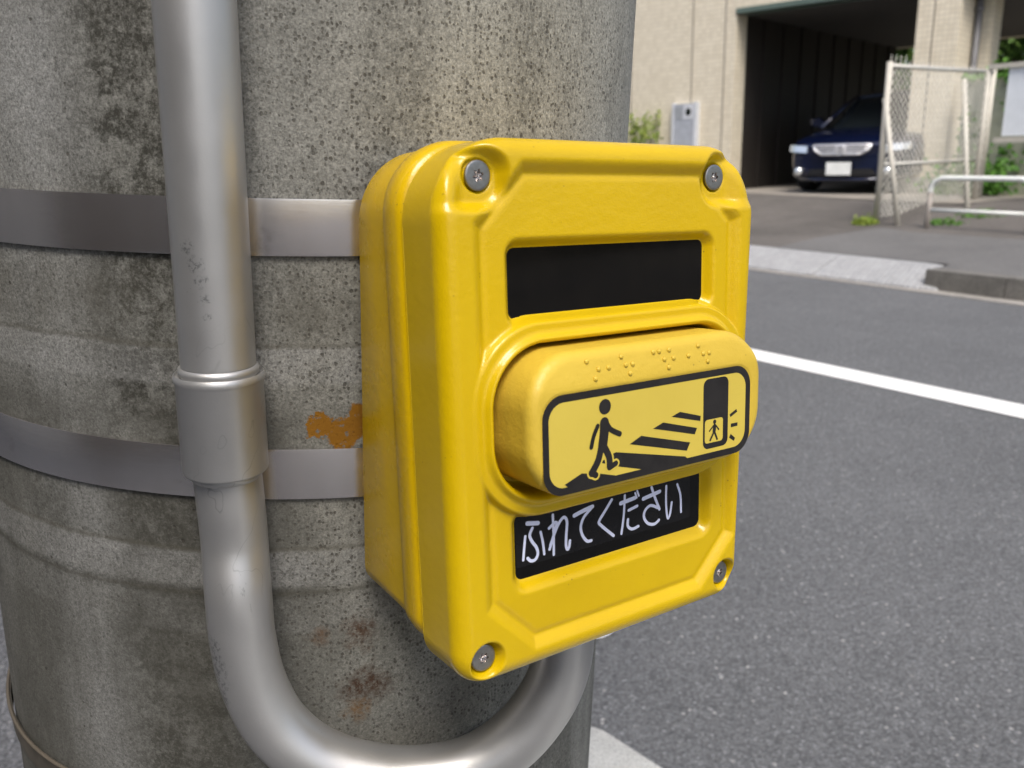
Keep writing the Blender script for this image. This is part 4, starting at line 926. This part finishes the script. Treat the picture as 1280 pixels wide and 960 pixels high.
def ribbon(pts, wd, smooth=True, caps=6):
    """outline polygon of a stroke with round ends"""
    P = [Vector((p[0], p[1], 0)) for p in pts]
    if smooth and len(P) > 2: P = smooth_path(P, 5)
    L = []; Rr = []; n = len(P)
    for i in range(n):
        t = (P[min(i + 1, n - 1)] - P[max(i - 1, 0)]).normalized(); nn = Vector((-t.y, t.x, 0)) * wd / 2
        L.append(P[i] + nn); Rr.append(P[i] - nn)
    t0 = (P[0] - P[1]).normalized(); t1 = (P[-1] - P[-2]).normalized()
    def cap(c, st, t, sgn):
        a0 = math.atan2(st.y - c.y, st.x - c.x); out = []
        for k in range(1, caps): a = a0 - math.pi * k / caps; out.append((c.x + wd / 2 * math.cos(a), c.y + wd / 2 * math.sin(a)))
        return out
    poly = [(p.x, p.y) for p in L] + cap(P[-1], L[-1], t1, 1) + [(p.x, p.y) for p in Rr[::-1]] + cap(P[0], Rr[0], t0, 1)
    return L, Rr, cap(P[-1], L[-1], t1, 1), cap(P[0], Rr[0], t0, 1)
def add_ribbon(b, pts, wd, zf, smooth=True):
    L, Rr, c1, c0 = ribbon(pts, wd, smooth); n = len(L)
    T = lambda x, y: Lc_(x, y, zf)
    v = [T(p.x, p.y) for p in L] + [T(p.x, p.y) for p in Rr]
    b.add(v, [(i, i + 1, n + i + 1, n + i) for i in range(n - 1)])
    b.add([T(L[-1].x, L[-1].y)] + [T(*p) for p in c1] + [T(Rr[-1].x, Rr[-1].y)], [tuple(range(len(c1) + 2))])
    b.add([T(Rr[0].x, Rr[0].y)] + [T(*p) for p in c0] + [T(L[0].x, L[0].y)], [tuple(range(len(c0) + 2))])
def thicken(o, th):
    m_ = o.modifiers.new('thickness', 'SOLIDIFY'); m_.thickness = th; m_.offset = 0; return o

M_text = plain('white_lettering', (0.66, 0.70, 0.88), 0.4, 0, 60, 0.05)
b = MB(); i = 0
for key, pts in KANA_PTS.items():
    wd = 1.6 if key in ('fu1', 'te1', 'da1', 'sa1', 're2x') else (0.85 if key in ('da5', 'da6') else 1.2)
    if key in ('fu3', 'fu4', 're1', 'i1', 'i2', 'da2'): wd = 1.05
    add_ribbon(b, pts, wd, -0.12 - 0.006 * (i % 5)); i += 1
b.build('lettering', M_text, w2)

# button
BT = (0.9, 6.3)
def butt_front(x, y):
    z = np.full_like(x, -22.6)
    z = z + 2.4 * ss(-4.6, -19.5, y)                      # upper strip leans back a little
    dr = rr(x, y, 0, 11.9, 48.5, 16.8, 8)
    z = z + 0.45 * (1 - ss(-0.25, 0.25, dr))              # label sits in a shallow recess
    return z, np.full_like(x, -22.6)
button = shell('button', lambda x, y: rr(x, y, BT[0], BT[1], 54.0, 24.0, 18.6), (-53.2, 55.0, BT[1] - 24.6, BT[1] + 24.6), 3.6, 32.0, 0.6, butt_front, M_butt, box)
M_lab = mat_yellow('yellow_label_film', (0.62, 0.48, 0.075), 0.33, fine=0.5)
q = NT('black_print'); q.set(col=q.ramp(q.noise(120, 5, 0.7), [(0.3, (0.012, 0.011, 0.011)), (0.7, (0.024, 0.022, 0.021))]), rough=0.34, spec=0.3); M_prt = q.m
LZ0 = -22.15
lab = plate('label', rpoly(0, 11.9, 48.3, 16.6, 8), LZ0 - 0.18, 0.3, M_lab, button)
ink = MB()
def ink_plate(poly, zf):
    ink.prism(poly, 0, 1, lambda a, c, k: Lc_(a, c, zf + 0.05 * (1 - k)))
def mark(o): return o
zk = LZ0 - 0.22
# black frame as a closed ring
outer = rpoly(0, 11.9, 48.3, 16.6, 8, 10); inner = rpoly(0, 11.9, 45.8, 14.1, 6.0, 10)
n = len(outer); vv = [Lc_(a, c, zk) for a, c in outer] + [Lc_(a, c, zk) for a, c in inner] + [Lc_(a, c, zk + 0.045) for a, c in outer] + [Lc_(a, c, zk + 0.045) for a, c in inner]
fb_ = MB(); fb_.add(vv, [f for i in range(n) for f in ((i, (i + 1) % n, n + (i + 1) % n, n + i), (i, 2 * n + i, 2 * n + (i + 1) % n, (i + 1) % n), (n + i, n + (i + 1) % n, 3 * n + (i + 1) % n, 3 * n + i))])
fb_.build('black_border', M_prt, lab)
def inkset(name, polys, zf, mat=None):
    b = MB()
    for p in polys: b.prism(p, 0, 1, lambda a, c, k: Lc_(a, c, zf + 0.04 * (1 - k)))
    return b.build(name, mat or M_prt, lab)
P_ = PIC_PTS
sD = [(-19.6, 18.2), (-18.0, 17.9), (14.6, 25.2), (16.0, 26.6), (-2.2, 27.2), (-17.3, 23.0), (-25.2, 20.2), (-23.2, 19.6), (-19.4, 19.8)]
sE = [(-39.9, 25.0), (-32.8, 22.5), (-25.5, 23.9), (-16.0, 26.6), (-16.6, 27.0), (-37.4, 27.0)]
inkset('crossing_stripe', [P_['sA'], P_['sB'], P_['sC'], sD, sE], zk - 0.012)
inkset('signal_pictogram', [rpoly(29.9, 11.4, 6.5, 13.0, 2.6, 6)], zk - 0.03)
inkset('signal_lens_pictogram', [rpoly(29.0, 17.9, 4.7, 4.4, 1.2, 5)], zk - 0.06, M_lab)
inkset('flash_mark', [[(a + 0.5, c) for a, c in P_['t1']], [(a + 0.4, c) for a, c in P_['t2']], [(a + 1.3, c) for a, c in P_['t3']]], zk - 0.012)
def person(name, zf, grow, mat):
    b = MB(); g_ = grow
    cx, cy = P_['head'][0]; b.prism([(cx + (2.55 + g_ * 0.4) * math.cos(a), cy + (2.6 + g_ * 0.4) * math.sin(a)) for a in [2 * math.pi * i / 24 for i in range(24)]], 0, 1, lambda a, c, k: Lc_(a, c, zf + 0.02 * (1 - k)))
    seq = [([(-23.0, 7.0), (-23.1, 10.0), (-23.9, 15.0)], 3.9), ([(-22.4, 6.6), (-20.4, 9.6), (-16.4, 11.8)], 1.9), ([(-25.9, 7.6), (-27.7, 11.0), (-28.7, 14.4)], 1.6),
           ([(-24.4, 14.8), (-25.9, 19.4), (-28.6, 23.2)], 2.7), ([(-23.4, 14.8), (-21.2, 18.9), (-20.9, 22.4)], 2.6), ([(-28.9, 23.0), (-26.9, 24.2)], 2.2), ([(-20.9, 22.7), (-18.2, 21.7)], 2.0)]
    for i, (pp, wd) in enumerate(seq): add_ribbon(b, pp, wd + g_, zf - 0.004 * i)
    return b.build(name, mat, lab)
halo = MB()
for i, (pp, wd) in enumerate([([(-24.4, 16.2), (-25.9, 19.4), (-28.6, 23.2)], 4.0), ([(-23.4, 16.2), (-21.2, 18.9), (-20.9, 22.4)], 3.9), ([(-28.9, 23.0), (-26.9, 24.2)], 3.6), ([(-20.9, 22.7), (-18.2, 21.7)], 3.3)]):
    add_ribbon(halo, pp, wd, zk - 0.03 - 0.004 * i)
halo.build('walker_outline', M_lab, lab)
person('walker_pictogram', zk - 0.06, 0.0, M_prt)
b = MB(); zz = zk - 0.085
b.prism([(29.3 + 0.85 * math.cos(a), 14.7 + 0.85 * math.sin(a)) for a in [2 * math.pi * i / 16 for i in range(16)]], 0, 1, lambda a, c, k: Lc_(a, c, zz + 0.02 * (1 - k)))
for i, (pp, wd) in enumerate([([(29.3, 16.3), (29.1, 18.2)], 1.7), ([(29.0, 18.4), (27.1, 21.3)], 0.9), ([(29.3, 18.5), (30.7, 21.4)], 0.9), ([(28.7, 16.1), (26.6, 17.8)], 0.6), ([(29.9, 16.1), (31.5, 17.9)], 0.6)]):
    add_ribbon(b, pp, wd, zz - 0.004 * i)
b.build('small_walker_pictogram', M_prt, lab)
# braille
b = MB()
for x_, y_ in PIC_PTS['br']:
    y_ = round((y_ + 14) / 2.9) * 2.9 - 13.9
    z0 = -22.6 + 2.4 * float(ss(-4.6, -19.5, np.array(y_)))
    loops = []
    for k in range(5):
        th = k / 4 * math.pi / 2; r = 0.95 * math.cos(th) + (0.02 if k == 4 else 0); hh = 0.72 * math.sin(th)
        loops.append([Lc_(x_ + r * math.cos(2 * math.pi * i / 14), y_ + r * math.sin(2 * math.pi * i / 14), z0 + 0.06 - hh) for i in range(14)])
    b.loft(loops)
b.build('braille_dots', M_butt, button, True)

# screws: countersunk heads with a six lobed pin socket
q = NT('screw_steel'); q.set(col=q.ramp(q.noise(500, 4), [(0.3, (0.24, 0.235, 0.22)), (0.7, (0.33, 0.325, 0.31))]), metal=0.9, rough=0.36)
q.bump(q.noise(900, 3), 0.15, 0.0004); M_scr = q.m
q = NT('screw_socket'); q.set(col=(0.50, 0.46, 0.44), metal=1.0, rough=0.22); M_sock = q.m
def socket_r(a, k=1.0): return (1.62 + 0.40 * math.cos(6 * a)) * k
def screw(sx, sy, z0, rot, tilt=(0, 0)):
    R0 = 4.75; n = 72
    T = lambda x, y, z: Lc_(sx + x, sy + y, z0 + z + tilt[0] * x + tilt[1] * y)
    ang = [2 * math.pi * i / n for i in range(n)]
    ring = lambda r, z: [T(r * math.cos(a), r * math.sin(a), z) for a in ang]
    rs = lambda k, z: [T(socket_r(a + rot, k) * math.cos(a), socket_r(a + rot, k) * math.sin(a), z) for a in ang]
    b = MB(); b.loft([ring(R0 - 0.8, 2.2), ring(R0 - 0.05, 0.9), ring(R0, 0.55), ring(R0 - 0.12, 0.22), ring(R0 - 0.45, 0.04), ring(R0 - 0.8, 0.0), ring(3.0, 0.0), rs(1.03, 0.0), rs(1.0, 0.08)], True, False)
    h_ = b.build('screw', M_scr, box, True, angle=40)
    b = MB(); b.loft([rs(1.0, 0.08), rs(0.96, 1.1), rs(0.30, 1.5)], False, True); b.loft([ring(0.42, 1.6), ring(0.42, 0.55), ring(0.3, 0.42)], True, True)
    b.build('socket', M_sock, h_)
    return h_
for (sx, sy), rot, tl, zz in zip(SCREWS, (0.3, 0.1, 0.5, 0.9), ((0.02, 0.03), (-0.02, 0.02), (0.01, 0.0), (-0.02, -0.02)), (-1.9, -1.9, -2.8, -2.8)):
    screw(sx, sy, zz, rot, tl)
bpy.context.view_layer.update()
